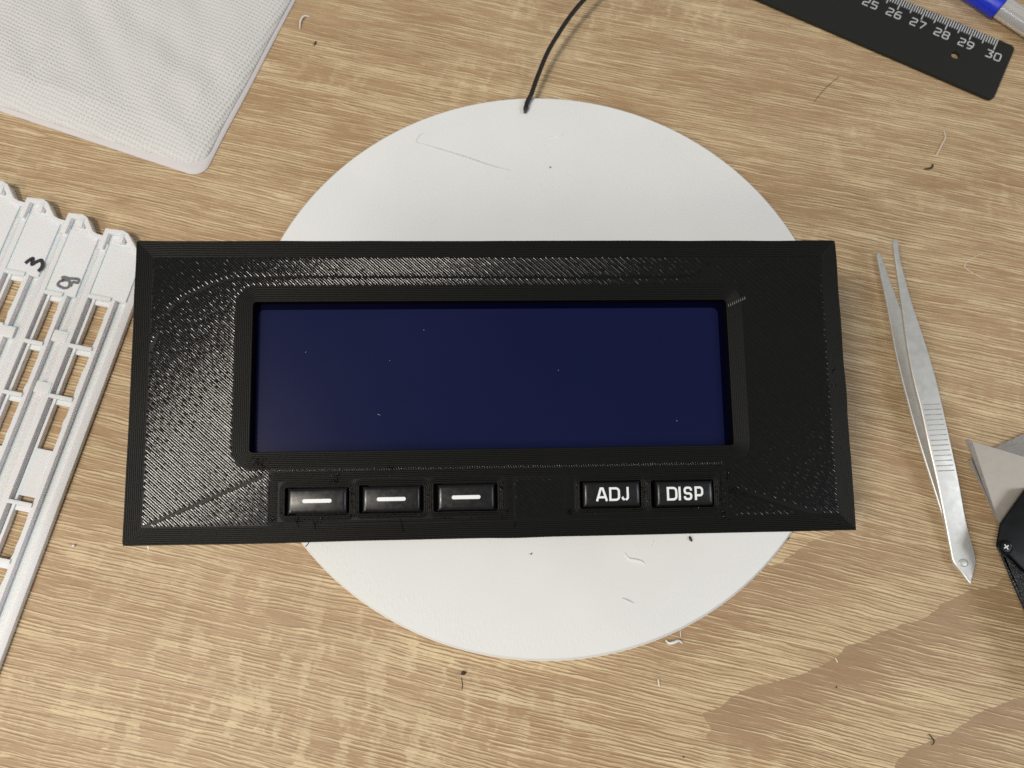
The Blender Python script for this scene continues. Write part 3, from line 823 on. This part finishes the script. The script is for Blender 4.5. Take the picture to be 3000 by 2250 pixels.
# ------------------------------------------------------------------ white slotted key strip on the left
def make_strip():
    o = at(3, 1454, 0.0034); t = at(298, 712, 0.0034)
    ux = (t - o).normalized()                      # along the bars, away from the viewer
    vx = Vector((ux.y, -ux.x, 0))                  # to the right
    Mx = Matrix.Translation((o.x, o.y, 0)) @ Matrix((vx, ux, Vector((0, 0, 1)))).transposed().to_4x4()
    root = empty("slotted_frame", (0, 0, 0), "white plastic frame of long slotted bars with two handwritten marker marks at the left edge", "plastic frame", matrix=Mx)
    inv = Mx.inverted()
    def loc(px, py, z=3.4):
        p = inv @ at(px, py, z * MM); return p.x / MM, p.y / MM
    return root, loc
def build_strip():
    root, loc = make_strip()
    YT = loc(298, 712)[1]
    W = loc(287, 1156)[0]                          # width of the rightmost bar
    s2 = loc(174, 703)[0]; s1 = loc(53, 654)[0]
    # feature rows along the bar: window ranges (y down -> smaller)
    def yy(px, py): return loc(px, py)[1]
    def bar(x0, x1, rows, tops, ylo, idx):
        """x0: seam, x1: right edge; everything in mm"""
        w = x1 - x0
        fl, lw = x0 + 0.25 * w, x0 + 0.575 * w      # window between these
        key = MB()
        g = 0.30
        last = (idx == 0)
        # right flange, a thin lip outside the tall rib
        key.prism([(x0 + 0.86 * w, ylo), (x1 - g, ylo), (x1 - g, tops), (x0 + 0.86 * w, tops)], [0.3, 0.3, 0.3, 0.3], [4.6, 3.4, 3.4, 4.6])
        key.box(x0 + g, x0 + 0.14 * w, ylo, tops, 0.3, 6.0)               # left wall by the seam
        key.box(x0 + 0.14 * w, fl - 0.9, ylo, rows[0][0] + 0.5, 0.3, 1.3)        # sunk floor, left of the windows
        key.box(lw + 0.0, x0 + 0.86 * w, ylo, rows[0][0] + 0.5, 0.3, 1.8)        # floor, right
        key.box(x0 + 0.14 * w, x0 + 0.86 * w, rows[0][0] + 0.5, tops, 0.3, 5.4)  # solid deck near the hinge
        kb = key.build("bar", M['white_print'], root, bevel=0.12)
        # inner ribs beside the windows, ragged on the window side
        for (a, b, zt, side) in ((fl - 0.9, fl, 3.9, 1), (lw, lw + 1.5, 5.4, -1)):
            n = 90; poly = []
            ys = np.linspace(ylo, rows[0][0] + 0.5, n)
            ed = b if side > 0 else a
            sd = idx * 7 + (side > 0)
            nz = 0.55 * np.maximum(0, vnoise(ys / 2.2, ys * 0 + sd, 2) - 0.55) * 2 if side < 0 else 0.15 * (vnoise(ys / 1.5, ys * 0 + sd, 2) - 0.5)
            inner = ed + (-nz if side < 0 else nz)
            outer = a if side > 0 else b
            vs, fs = [], []
            for i in range(n):
                vs += [(inner[i], ys[i], 0.3), (inner[i], ys[i], zt), (outer, ys[i], zt), (outer, ys[i], 0.3)]
            for i in range(n - 1):
                p = 4 * i; q = p + 4
                for k in range(4):
                    f = (p + k, p + (k + 1) % 4, q + (k + 1) % 4, q + k)
                    fs.append(f if side < 0 else f[::-1])
            fs += [(3, 2, 1, 0), (4 * n - 4, 4 * n - 3, 4 * n - 2, 4 * n - 1)]
            m = MB(); m.add(vs, fs)
            ob = m.build("rib", M['white_print'], kb)
        # windows are open; between them cross walls and webs
        for i, (ytop, ybot, kind) in enumerate(rows):
            nxt = rows[i + 1][1] if i + 1 < len(rows) else ylo
            if kind == 'w':
                m = MB(); m.box(x0 + 0.14 * w - 0.05, lw + 0.1, ytop - 0.3, ytop + 1.0, 0.25, 6.3)
                m.box(fl - 0.9, lw, ytop - 1.9, ytop - 0.3, 0.25, 3.0)
                m.build("cross_wall", M['white_print'], kb, bevel=0.15)
            else:
                m = MB(); m.box(fl - 0.05, lw + 0.05, ybot, ytop, 0.25, 4.0)
                m.build("web", M['white_print'], kb)
        # hinge end: wall with a hooked tab that slopes away to the right
        m = MB()
        P = [(x0 + 0.8, tops - 2.5), (x0 + 0.8, tops + 4.6), (x0 + 0.34 * w, tops + 4.9), (x0 + 0.44 * w, tops + 4.2), (x0 + 0.66 * w, tops - 0.2), (x0 + 0.8 * w, tops - 1.0), (x1 - 0.25, tops - 1.2)]
        stroke(m, P, 1.7, 0.3, 8.0)
        for q in range(len(P)):
            if q >= 4:
                for e in (2, 3): v = m.v[4 * q + e]; m.v[4 * q + e] = (v[0], v[1], 6.6)
        m.build("end_wall", M['white_print'], kb, bevel=0.22)
        m = MB(); m.prism([(x0 + 1.6, tops - 0.2), (x0 + 0.62 * w, tops - 0.2), (x0 + 0.40 * w, tops + 4.0), (x0 + 1.6, tops + 4.0)], 0.3, 4.6)
        m.build("tab_floor", M['white_print'], kb)
        m = MB()
        m.box(x0 + 0.33 * w, x0 + 0.33 * w + 1.6, tops + 1.0, tops + 4.2, 4.0, 8.3)
        m.build("hook", M['white_print'], kb, bevel=0.25)
        return kb
    ylo = loc(0, 1960)[1] - 60
    r3 = [(yy(320, 880), yy(270, 1003), 'w'), (yy(265, 1026), yy(205, 1150), 'w'), (yy(200, 1172), yy(150, 1300), 'w')]
    r3 += [(yy(140, 1318), yy(85, 1455), 'web'), (yy(72, 1480), yy(10, 1610), 'w'), (yy(5, 1645), yy(-60, 1760), 'w'), (yy(-70, 1780), yy(-130, 1900), 'w')]
    k3 = bar(0.0, W, r3, YT, ylo, 0)
    t2 = yy(155, 660)
    r2 = [(yy(160, 862), yy(105, 985), 'w'), (yy(100, 1005), yy(55, 1130), 'w'), (yy(40, 1155), yy(-5, 1275), 'w'), (yy(-20, 1300), yy(-80, 1440), 'web'), (yy(-90, 1460), yy(-150, 1600), 'w')]
    k2 = bar(s2, 0.0, r2, t2, ylo, 1)
    t1 = yy(55, 618)
    r1 = [(yy(40, 800), yy(0, 925), 'w'), (yy(-10, 950), yy(-55, 1075), 'w'), (yy(-60, 1100), yy(-120, 1220), 'w'), (yy(-130, 1240), yy(-180, 1380), 'web')]
    k1 = bar(s1 if s2 - s1 > 8 else s2 - W, s2, r1, t1, ylo, 2)
    k0 = bar(2 * s1 - s2, s1, [(r1[0][0] + 3, r1[0][1] + 3, 'w'), (r1[1][0] + 3, r1[1][1] + 3, 'w'), (r1[2][0] + 3, r1[2][1] + 3, 'w')], t1 + 4, ylo, 3)
    # small bridges that tie neighbouring bars together
    for (px, py, par) in ((176, 985, k2), (125, 1135, k2), (20, 970, k1)):
        x, y = loc(px, py); m = MB(); m.box(x - 2.6, x + 2.6, y - 2.0, y + 2.0, 1.0, 6.25)
        m.build("bridge", M['white_print'], par, bevel=0.3)
    # marker signs
    def ink(pts, w, mat, z, par):
        m = MB(); P = [loc(a, b, z) for a, b in pts]
        P = [(p.x, p.y) for p in smooth_path([Vector((*p, 0)) for p in P], 5)]
        stroke(m, P, w, z - 0.05, z + 0.06)
        m.build("marker_mark", mat, par)
    f = 420 / 1452.0
    c2 = lambda L: [(x * f, 520 + y * f) for x, y in L]
    ink(c2([(215, 838), (262, 800), (292, 792), (285, 846), (330, 822), (378, 808), (392, 850), (375, 890), (345, 920)]), 1.35, M['ink'], 5.43, k1)
    ink(c2([(590, 970), (600, 1000), (560, 1030), (550, 1060), (610, 1090), (660, 1075), (665, 1020), (620, 1010), (585, 1020)]), 1.0, M['ink_faded'], 5.43, k2)
    ink(c2([(605, 975), (660, 990), (755, 1000), (750, 1035), (700, 1030), (675, 1075)]), 1.0, M['ink_faded'], 5.50, k2)
    # everything inside was built in millimetres
    done = set()
    for o in [c for c in root.children_recursive if c.type == 'MESH']:
        if o.data.name in done: continue
        done.add(o.data.name)
        n = len(o.data.vertices); a = np.empty(n * 3); o.data.vertices.foreach_get("co", a); a = (a.reshape(-1, 3) * np.array([1, 1, 0.56]) * MM).ravel(); o.data.vertices.foreach_set("co", a); o.data.update()
build_strip()

# ------------------------------------------------------------------ ruler
def make_ruler():
    TH = 1.7
    p30 = at(2911.9, 144.7, TH * MM); p26 = at(2632, 27, TH * MM)
    ux = (p30 - p26).normalized(); vy = Vector((-ux.y, ux.x, 0))
    Mx = Matrix.Translation((p30.x, p30.y, 0)) @ Matrix((ux, vy, Vector((0, 0, 1)))).transposed().to_4x4()
    root = empty("ruler", (0, 0, 0), "black plastic ruler with pale numbers 25 to 30 in the upper right of the table", "ruler", matrix=Mx)
    inv = Mx.inverted()
    def loc(px, py, z=TH): p = inv @ at(px, py, z * MM); return p.x / MM, p.y / MM
    s = 500 / 2212.0; c = lambda x, y: loc(2500 + x * s, y * s)
    top = c(1862, 505)[1] + 0.35; bot = c(900, 900)[1]
    xr = c(1990, 800)[0] + 0.8; xl = -150
    r = 2.0
    hx, hy = c(1325, 712); hr = 1.75
    # body outline, bevelled top edge on the scale side, with a real hole
    out = [(xl, bot)] + arcpts(xr - r, bot + r, r, -90, 0, 6) + arcpts(xr - r, top - r, r, 0, 90, 6) + [(xl, top)]
    bm = bmesh.new()
    def ringv(pts, z): return [bm.verts.new((x * MM, y * MM, z * MM)) for x, y in pts]
    zt = [TH if y < top - 4 else TH - 0.5 * (y - top + 4) / 4 * 0.6 for x, y in out]
    vt = [bm.verts.new((x * MM, y * MM, z * MM)) for (x, y), z in zip(out, zt)]
    vb = ringv(out, 0.15)
    hp = arcpts(hx, hy, hr, 0, 360, 24)[:-1]
    ht = ringv(hp, TH); hb = ringv(hp, 0.15)
    n = len(out)
    for i in range(n): bm.faces.new((vb[i], vb[(i + 1) % n], vt[(i + 1) % n], vt[i]))
    for i in range(24): bm.faces.new((hb[(i + 1) % 24], hb[i], ht[i], ht[(i + 1) % 24]))
    for vo, vh, up in ((vt, ht, True), (vb, hb, False)):
        es = [bm.edges.get((vo[i], vo[(i + 1) % n])) for i in range(n)] + [bm.edges.get((vh[i], vh[(i + 1) % 24])) for i in range(24)]
        bmesh.ops.triangle_fill(bm, edges=es, use_beauty=True)
    bmesh.ops.recalc_face_normals(bm, faces=bm.faces)
    bm_obj("ruler_body", bm, M['ruler'], root, True, 20)
    def tb(mb): mb.v = [(v[0] * MM, v[1] * MM, v[2] * MM) for v in mb.v]; return mb
    mb = MB()
    for k in range(-80, 1):
        ln = 5.6 if k % 10 == 0 else (4.6 if k % 5 == 0 else 3.2)
        y1 = top - 0.45; y0 = y1 - ln
        mb.box(k - 0.17, k + 0.17, y0, y1, TH - 0.6, TH + 0.05)
    o = tb(mb).build("scale_ticks", M['ruler_print'], root); o['kind'] = 'stuff'
    def dig(ch, x0, y0, w, h):
        r = 0.25 * w; X = lambda a: x0 + a * w; Y = lambda b: y0 + b * h
        ch2 = {'2': [[(0, .92), (.1, 1), (.85, 1), (1, .9), (.93, .55), (.12, .42), (0, .3), (0, 0), (1, 0)]],
               '3': [[(0, 1), (1, 1), (1, .88), (.55, .54), (.85, .5), (1, .38), (1, .12), (.85, 0), (0, 0)]],
               '5': [[(1, 1), (.06, 1), (0, .55), (.85, .55), (1, .45), (1, .12), (.85, 0), (0, 0)]],
               '6': [[(.95, 1), (.3, 1), (.05, .75), (0, .4), (0, .12), (.15, 0), (.85, 0), (1, .12), (1, .42), (.85, .55), (.05, .52)]],
               '7': [[(0, 1), (1, 1), (1, .85), (.45, 0)]],
               '8': [[(.15, .52), (0, .64), (0, .88), (.15, 1), (.85, 1), (1, .88), (1, .64), (.85, .52), (1, .4), (1, .12), (.85, 0), (.15, 0), (0, .12), (0, .4), (.15, .52), (.85, .52)]],
               '9': [[(.95, .48), (.15, .45), (0, .58), (0, .88), (.15, 1), (.85, 1), (1, .88), (1, .5), (.75, .1), (.6, 0), (.1, 0)]],
               '0': [[(.15, 0), (0, .12), (0, .88), (.15, 1), (.85, 1), (1, .88), (1, .12), (.85, 0), (.1, 0)]]}[ch]
        return [[(X(a), Y(b)) for a, b in st] for st in ch2]
    for num in range(25, 31):
        x = (num - 30) * 10.0 + (0.7 if num == 30 else -0.5)
        mb = MB(); h = 3.4; w = 2.25; y0 = top - 0.45 - 5.6 - 0.9 - h
        for ch, xx in zip(str(num), (x - w - 0.55, x + 0.55)):
            for st in dig(ch, xx, y0, w, h): stroke(mb, st, 0.38, TH - 0.05, TH + 0.05)
        tb(mb).build("numeral", M['ruler_print'], root)
make_ruler()

# ------------------------------------------------------------------ pen
def make_pen():
    z = 5.0 * MM
    a = at(2892, -28, z); b = at(3060, 80, z)
    d = (b - a).normalized(); sd = Vector((d.y, -d.x, 0))
    root = empty("pen", (a.x, a.y, 0), "ballpoint pen with bright blue cap and clear barrel in the top right corner", "pen")
    def L(p): return Vector((p.x - a.x, p.y - a.y, p.z))
    e = at(2940, 12, z); 
    # boundary between the blue cap and the barrel on the axis
    t0 = (at(2932, 22, z) - a).dot(d)
    o0 = a
    edge = (at(2914, 43, z) - a); rad_cap = abs(edge.dot(sd)); 
    edge2 = (at(2966, 52, z) - a); rad_bar = abs(edge2.dot(sd))
    ctr = 0.0
    rc, rb = 4.9 * MM, 4.1 * MM
    off = sd * (edge.dot(sd) - (rc if edge.dot(sd) > 0 else -rc))
    base = a + off
    def pt(t): p = base + d * t; return Vector((p.x - a.x, p.y - a.y, rc + 0.1 * MM))
    m = MB(); tube(m, [pt(t0 - 0.055), pt(t0 - 0.05), pt(t0 - 0.001), pt(t0)], [rc * .6, rc * .9, rc, rc * 0.97], 28); m.build("cap", M['blue'], root, smooth=True, sharp=40)
    m = MB(); tube(m, [pt(t0 + 0.0003), pt(t0 + 0.05), pt(t0 + 0.09)], [rb, rb, rb], 28); m.build("barrel", M['clear'], root, smooth=True, sharp=40)
    m = MB(); tube(m, [pt(t0 + 0.0005), pt(t0 + 0.09)], [1.5 * MM] * 2, 12); m.build("refill", M['refill'], root, smooth=True, sharp=40)
make_pen()

# ------------------------------------------------------------------ tweezers
def make_tweezers():
    K = 550 / 760.0
    c = lambda x, y: (2450 + x * K, 650 + y * K)
    root = empty("tweezers", at(*c(520, 1420)), "steel tweezers with grooved arms lying open to the right of the display", "tweezers")
    o = root.location
    ys = [70, 82, 130, 210, 330, 480, 620, 760, 900, 1050, 1200, 1320, 1375, 1420, 1462]
    left = [232, 231, 236, 248, 265, 285, 310, 345, 375, 410, 440, 463, 476, 510, 541]
    right = [248, 252, 256, 275, 308, 358, 400, 434, 465, 497, 524, 556, 567, 557, 549]
    zz = [9.6, 9.6, 9.4, 9.0, 8.6, 8.4, 8.2, 7.8, 7.0, 5.4, 3.6, 2.6, 2.4, 2.3, 2.3]
    def arm(name, ys, left, right, zz, th):
        mbx = MB(); n = len(ys); k = 5
        rows = []
        L = smooth_path([Vector((l, y, z)) for l, y, z in zip(left, ys, zz)], k); Rr = smooth_path([Vector((r, y, z)) for r, y, z in zip(right, ys, zz)], k)
        vs, fs = [], []
        for l, r in zip(L, Rr):
            A = at(*c(l.x, l.y), l.z * MM) - o; B = at(*c(r.x, r.y), r.z * MM) - o
            D = B - A; e = min(0.00025, D.length * .2); Dn = D.normalized()
            A1 = A + Dn * e; B1 = B - Dn * e; dz = Vector((0, 0, 0.00018)); T = Vector((0, 0, th * MM))
            vs += [A - dz, A1, (A1 + B1) / 2 + dz * 0.5, B1, B - dz, B - T, A - T]
        m = len(L)
        for i in range(m - 1):
            for q in range(7):
                a0 = 7 * i + q; a1 = 7 * i + (q + 1) % 7
                fs.append((a0, a0 + 7, a1 + 7, a1))
        fs.append(tuple(range(7))); fs.append(tuple(7 * (m - 1) + q for q in range(6, -1, -1)))
        mbx.add(vs, fs)
        return mbx.build(name, M['steel'], root, smooth=True, sharp=30)
    up = arm("arm", ys, left, right, zz, 1.1)
    ys2 = [126, 140, 210, 330, 420, 520, 640, 720, 820, 900, 990, 1080, 1180, 1240, 1300, 1390, 1425, 1464]
    l2 = [167, 166, 180, 205, 222, 240, 268, 289, 316, 340, 368, 397, 428, 445, 460, 480, 514, 543]
    w2 = [15, 19, 30, 48, 60, 66, 80, 84, 88, 88, 84, 74, 62, 54, 50, 46, 22, 5]
    arm("arm", ys2, l2, [a + b for a, b in zip(l2, w2)], [1.5, 1.5, 1.5, 1.5, 1.5, 1.5, 1.5, 1.5, 1.5, 1.5, 1.4, 1.35, 1.3, 1.25, 1.2, 1.2, 1.2, 1.2], 1.1)
    # grooves pressed across the upper arm
    m = MB()
    for k in range(14):
        y = 737 + k * 20.6
        l = float(np.interp(y, ys, left)); r = float(np.interp(y, ys, right)); z = float(np.interp(y, ys, zz))
        A = at(*c(l + 12, y + 1.5), (z + 0.05) * MM) - o; B = at(*c(r - 10, y - 2), (z + 0.05) * MM) - o
        d = (at(*c(l, y + 4.6), (z + 0.05) * MM) - at(*c(l, y), (z + 0.05) * MM))
        h = Vector((0, 0, 0.00022))
        m.add([A, B, B + d, A + d, A + d * .5 + h, B + d * .5 + h], [(0, 1, 5, 4), (4, 5, 2, 3), (0, 4, 3), (1, 2, 5)])
        if k < 14: m.build("grip_ridge", M['steel'], root, smooth=False); m = MB()
    # spot weld near the closed end
    p = at(*c(515, 1380), 2.45 * MM) - o
    bm = bmesh.new(); bmesh.ops.create_uvsphere(bm, u_segments=20, v_segments=8, radius=1.0)
    for v in bm.verts: v.co = Vector((v.co.x * 0.0016 + p.x, v.co.y * 0.0013 + p.y, v.co.z * 0.00022 + p.z))
    bm_obj("spot_weld", bm, M['steel'], root, True)
make_tweezers()

# ------------------------------------------------------------------ utility knife and the blade under it
def make_knife():
    K = 600 / 1659.0
    c = lambda x, y: (2800 + x * K, 1250 + y * K)
    o = at(*c(450, 1000))
    root = empty("utility_knife", o, "black utility knife with its steel blade out at the right edge of the table", "knife")
    def poly(pts, z): return [(at(*c(*p), z * MM) - o) for p in pts]
    # blade
    zb = 7.0
    m = MB(); P = poly([(133, 118), (700, 288), (900, 500), (620, 800), (352, 786)], zb)
    m.prism([(p.x, p.y) for p in P], (zb - 0.6) * MM, zb * MM); bl = m.build("blade", M['blade'], root)
    m = MB(); P = poly([(88, 100), (112, 104), (131.5, 119), (350.5, 786), (340, 760)], zb)
    m.prism([(p.x, p.y) for p in P], (zb - 0.45) * MM, [(zb - 0.35) * MM, (zb - 0.2) * MM, (zb - 0.02) * MM, (zb - 0.02) * MM, (zb - 0.3) * MM]); m.build("cutting_edge", M['blade_edge'], bl)
    # handle: smooth nose and textured grip, drawn in underneath
    zt = 11.0
    def under(m, n_, d):
        for q in range(n_): v = m.v[q]; m.v[q] = (v[0] + d, v[1] + d * 0.35, v[2])
    nose = poly([(352, 790), (560, 500), (900, 520), (1000, 1200), (560, 1180), (392, 1010), (330, 1000), (322, 955)], zt)
    m = MB(); m.prism([(p.x, p.y) for p in nose], 3.0 * MM, zt * MM); under(m, len(nose), 0.0062); m.build("nose", M['knife_smooth'], root, bevel=0.0011, seg=3)
    grip = poly([(331, 985), (400, 1020), (565, 1190), (1000, 1210), (1300, 2200), (860, 2250), (560, 1520), (462, 1300), (388, 1120)], zt - 0.6)
    m = MB(); m.prism([(p.x, p.y) for p in grip], 1.2 * MM, (zt - 0.6) * MM); under(m, len(grip), 0.0072); m.build("grip", M['knife_rough'], root, bevel=0.0014, seg=3)
    # screw
    q = at(*c(402, 975), (zt + 0.1) * MM) - o
    bm = bmesh.new()
    def disc(r0, r1, z0, z1): pass
    bm.free()
    m = MB(); ring = lambda r, z: [(q.x + r * math.cos(2 * math.pi * k / 24), q.y + r * math.sin(2 * math.pi * k / 24), z * MM) for k in range(24)]
    def lathe(rs):
        vs, fs = [], []
        for r, z in rs: vs += ring(r * MM, z)
        for i in range(len(rs) - 1):
            for k in range(24):
                a0 = i * 24 + k; a1 = i * 24 + (k + 1) % 24; fs.append((a0, a1, a1 + 24, a0 + 24))
        fs.append(tuple((len(rs) - 1) * 24 + k for k in range(24)))
        return vs, fs
    m.add(*lathe([(2.25, zt - 0.5), (2.25, zt + 0.15), (2.0, zt + 0.25), (1.75, zt + 0.1), (1.7, zt + 0.12), (1.55, zt + 0.45), (0.7, zt + 0.55), (0.6, zt + 0.2)]))
    sc = m.build("screw", M['knife_smooth'], root, smooth=True, sharp=40)
    m = MB()
    for a in (0.5, 0.5 + math.pi / 2):
        d = Vector((math.cos(a), math.sin(a), 0)) * 0.00085; e = Vector((-d.y, d.x, 0)) * 0.22
        m.prism([((q + d + e).x, (q + d + e).y), ((q - d + e).x, (q - d + e).y), ((q - d - e).x, (q - d - e).y), ((q + d - e).x, (q + d - e).y)][::1], (zt + 0.5) * MM, (zt + 0.58 + a * 0.02) * MM)
    m.build("cross_slot", M['steel'], sc)
    # spare blade lying beneath
    z2 = 1.2
    o2 = at(*c(300, 300))
    r2 = empty("loose_blade", o2, "grey loose utility blade lying under the knife blade at the right edge", "blade")
    P = [at(*c(*p), z2 * MM) - o2 for p in [(128, 275), (345, 155), (700, -12), (900, 250), (420, 800)]]
    m = MB(); m.prism([(p.x, p.y) for p in P], (z2 - 0.6) * MM, z2 * MM); m.build("blade_body", M['blade_edge'], r2)
    P = [at(*c(*p), z2 * MM) - o2 for p in [(94, 285), (104, 272), (126, 270), (350, 760), (335, 760), (235, 540), (150, 370)]]
    m = MB(); m.prism([(p.x, p.y) for p in P], (z2 - 0.5) * MM, (z2 + 0.02) * MM); m.build("blade_edge", M['blade'], r2)
make_knife()

# ------------------------------------------------------------------ shavings, fibres and crumbs
def bit(name, pts, rad, mat, label, cat, z=0.0, taper=True, lift=0.0):
    P = smooth_path([at(px, py, z) for px, py in pts], 5)
    rr = [rad * (0.55 + 0.45 * math.sin(math.pi * i / (len(P) - 1))) if taper else rad for i in range(len(P))]
    P = [p + Vector((0, 0, rr[i] + 0.00005 + lift * math.sin(math.pi * i / (len(P) - 1)))) for i, p in enumerate(P)]
    m = MB(); tube(m, P, rr, 6)
    tag(m.build(name, M[mat], None, smooth=True, sharp=70), label, cat, {'crumb': 'crumbs lying about', 'shaving': 'white shavings', 'thread': 'fine threads', 'fibre': 'loose fibres', 'splinter': 'pale splinters', 'offcut': 'dark offcuts'}.get(cat))
bit("plastic_shaving", [(908, 51), (893, 52), (882, 66), (879, 88)], 0.00035, 'shaving', "curved white shaving beside the napkin's right edge", "shaving", lift=0.0006)
bit("crumb", [(920, 134), (924, 128), (926, 122)], 0.00032, 'crumb', "tiny dark crumb to the right of the napkin, below the curved white shaving", "crumb")
bit("plastic_thread", [(2764, 383), (2768, 405), (2758, 425), (2741, 457), (2731, 456)], 0.00022, 'hair', "bent white thread on the table below the ruler's end", "thread", lift=0.0004)
bit("plastic_offcut", [(2707, 496), (2722, 495), (2730, 490), (2731, 482)], 0.00038, 'crumb', "curled dark offcut beside the bent white thread", "offcut")
bit("fibre", [(2880, 742), (2845, 758), (2826, 775), (2832, 790), (2870, 811), (2893, 818)], 0.00014, 'hair', "thin pale fibre in a hairpin bend right of the tweezer tips", "fibre")
bit("hair", [(2458, 225), (2430, 248), (2410, 268), (2384, 300)], 0.00010, 'crumb', "fine dark hair on the wood left of the ruler's lower edge", "hair")
bit("crumb", [(1352, 1970), (1358, 1972), (1361, 1968)], 0.00055, 'crumb', "dark crumb on the wood just below the white plate", "crumb", taper=False)
bit("plastic_shaving", [(1950, 1876), (1958, 1884), (1972, 1882), (1986, 1877), (1998, 1883)], 0.00050, 'shaving', "twisted white shaving below the white plate's lower right rim", "shaving", lift=0.0006)
bit("plastic_thread", [(1992, 1843), (1993, 1858), (1994, 1866)], 0.00016, 'hair', "short pale thread between the white plate's rim and the twisted shaving", "thread")
bit("plastic_splinter", [(1928, 1990), (1931, 2012)], 0.00028, 'hair', "straight pale splinter lying on the wood below the twisted white shaving", "splinter", taper=False)
bit("plastic_splinter", [(2446, 1927), (2453, 1940)], 0.00022, 'hair', "short pale splinter on the brown grain arch at lower right", "splinter", taper=False)
bit("curled_fibre", [(2720, 2150), (2727, 2162), (2733, 2172), (2730, 2182)], 0.00022, 'crumb', "thin dark curled fibre near the lower right corner", "fibre", lift=0.0005)
bit("plastic_thread", [(1352, 1985), (1355, 2008), (1353, 2022)], 0.00010, 'crumb', "fine dark thread hanging down from the crumb below the plate", "thread")
bit("crumb", [(2448, 2012), (2451, 2014)], 0.00022, 'crumb', "tiny black speck on the brown grain arch at lower right", "crumb", taper=False)
bit("crumb", [(2001, 2216), (2003, 2219)], 0.00022, 'crumb', "tiny black speck near the bottom edge of the table", "crumb", taper=False)
bit("crumb", [(215, 1598), (221, 1600)], 0.00040, 'shaving', "tiny white crumb on the wood right of the slotted frame", "crumb", taper=False)
bit("plastic_offcut", [(2019, 1572), (2022, 1580), (2026, 1586)], 0.00042, 'crumb', "small dark offcut on the white plate just under the display's lower edge", "offcut", z=DISC_T)
bit("crumb", [(2296, 1584), (2302, 1578), (2308, 1576)], 0.00050, 'crumb', "dark crumb against the white plate's right rim below the display", "crumb", taper=False)
bit("crumb", [(1555, 1622), (1557, 1624)], 0.00030, 'crumb', "tiny dark speck on the white plate below the display's middle", "crumb", z=DISC_T, taper=False)
bit("crumb", [(1611, 490), (1613, 492)], 0.00026, 'crumb', "tiny grey speck on the upper half of the white plate", "crumb", z=DISC_T, taper=False)
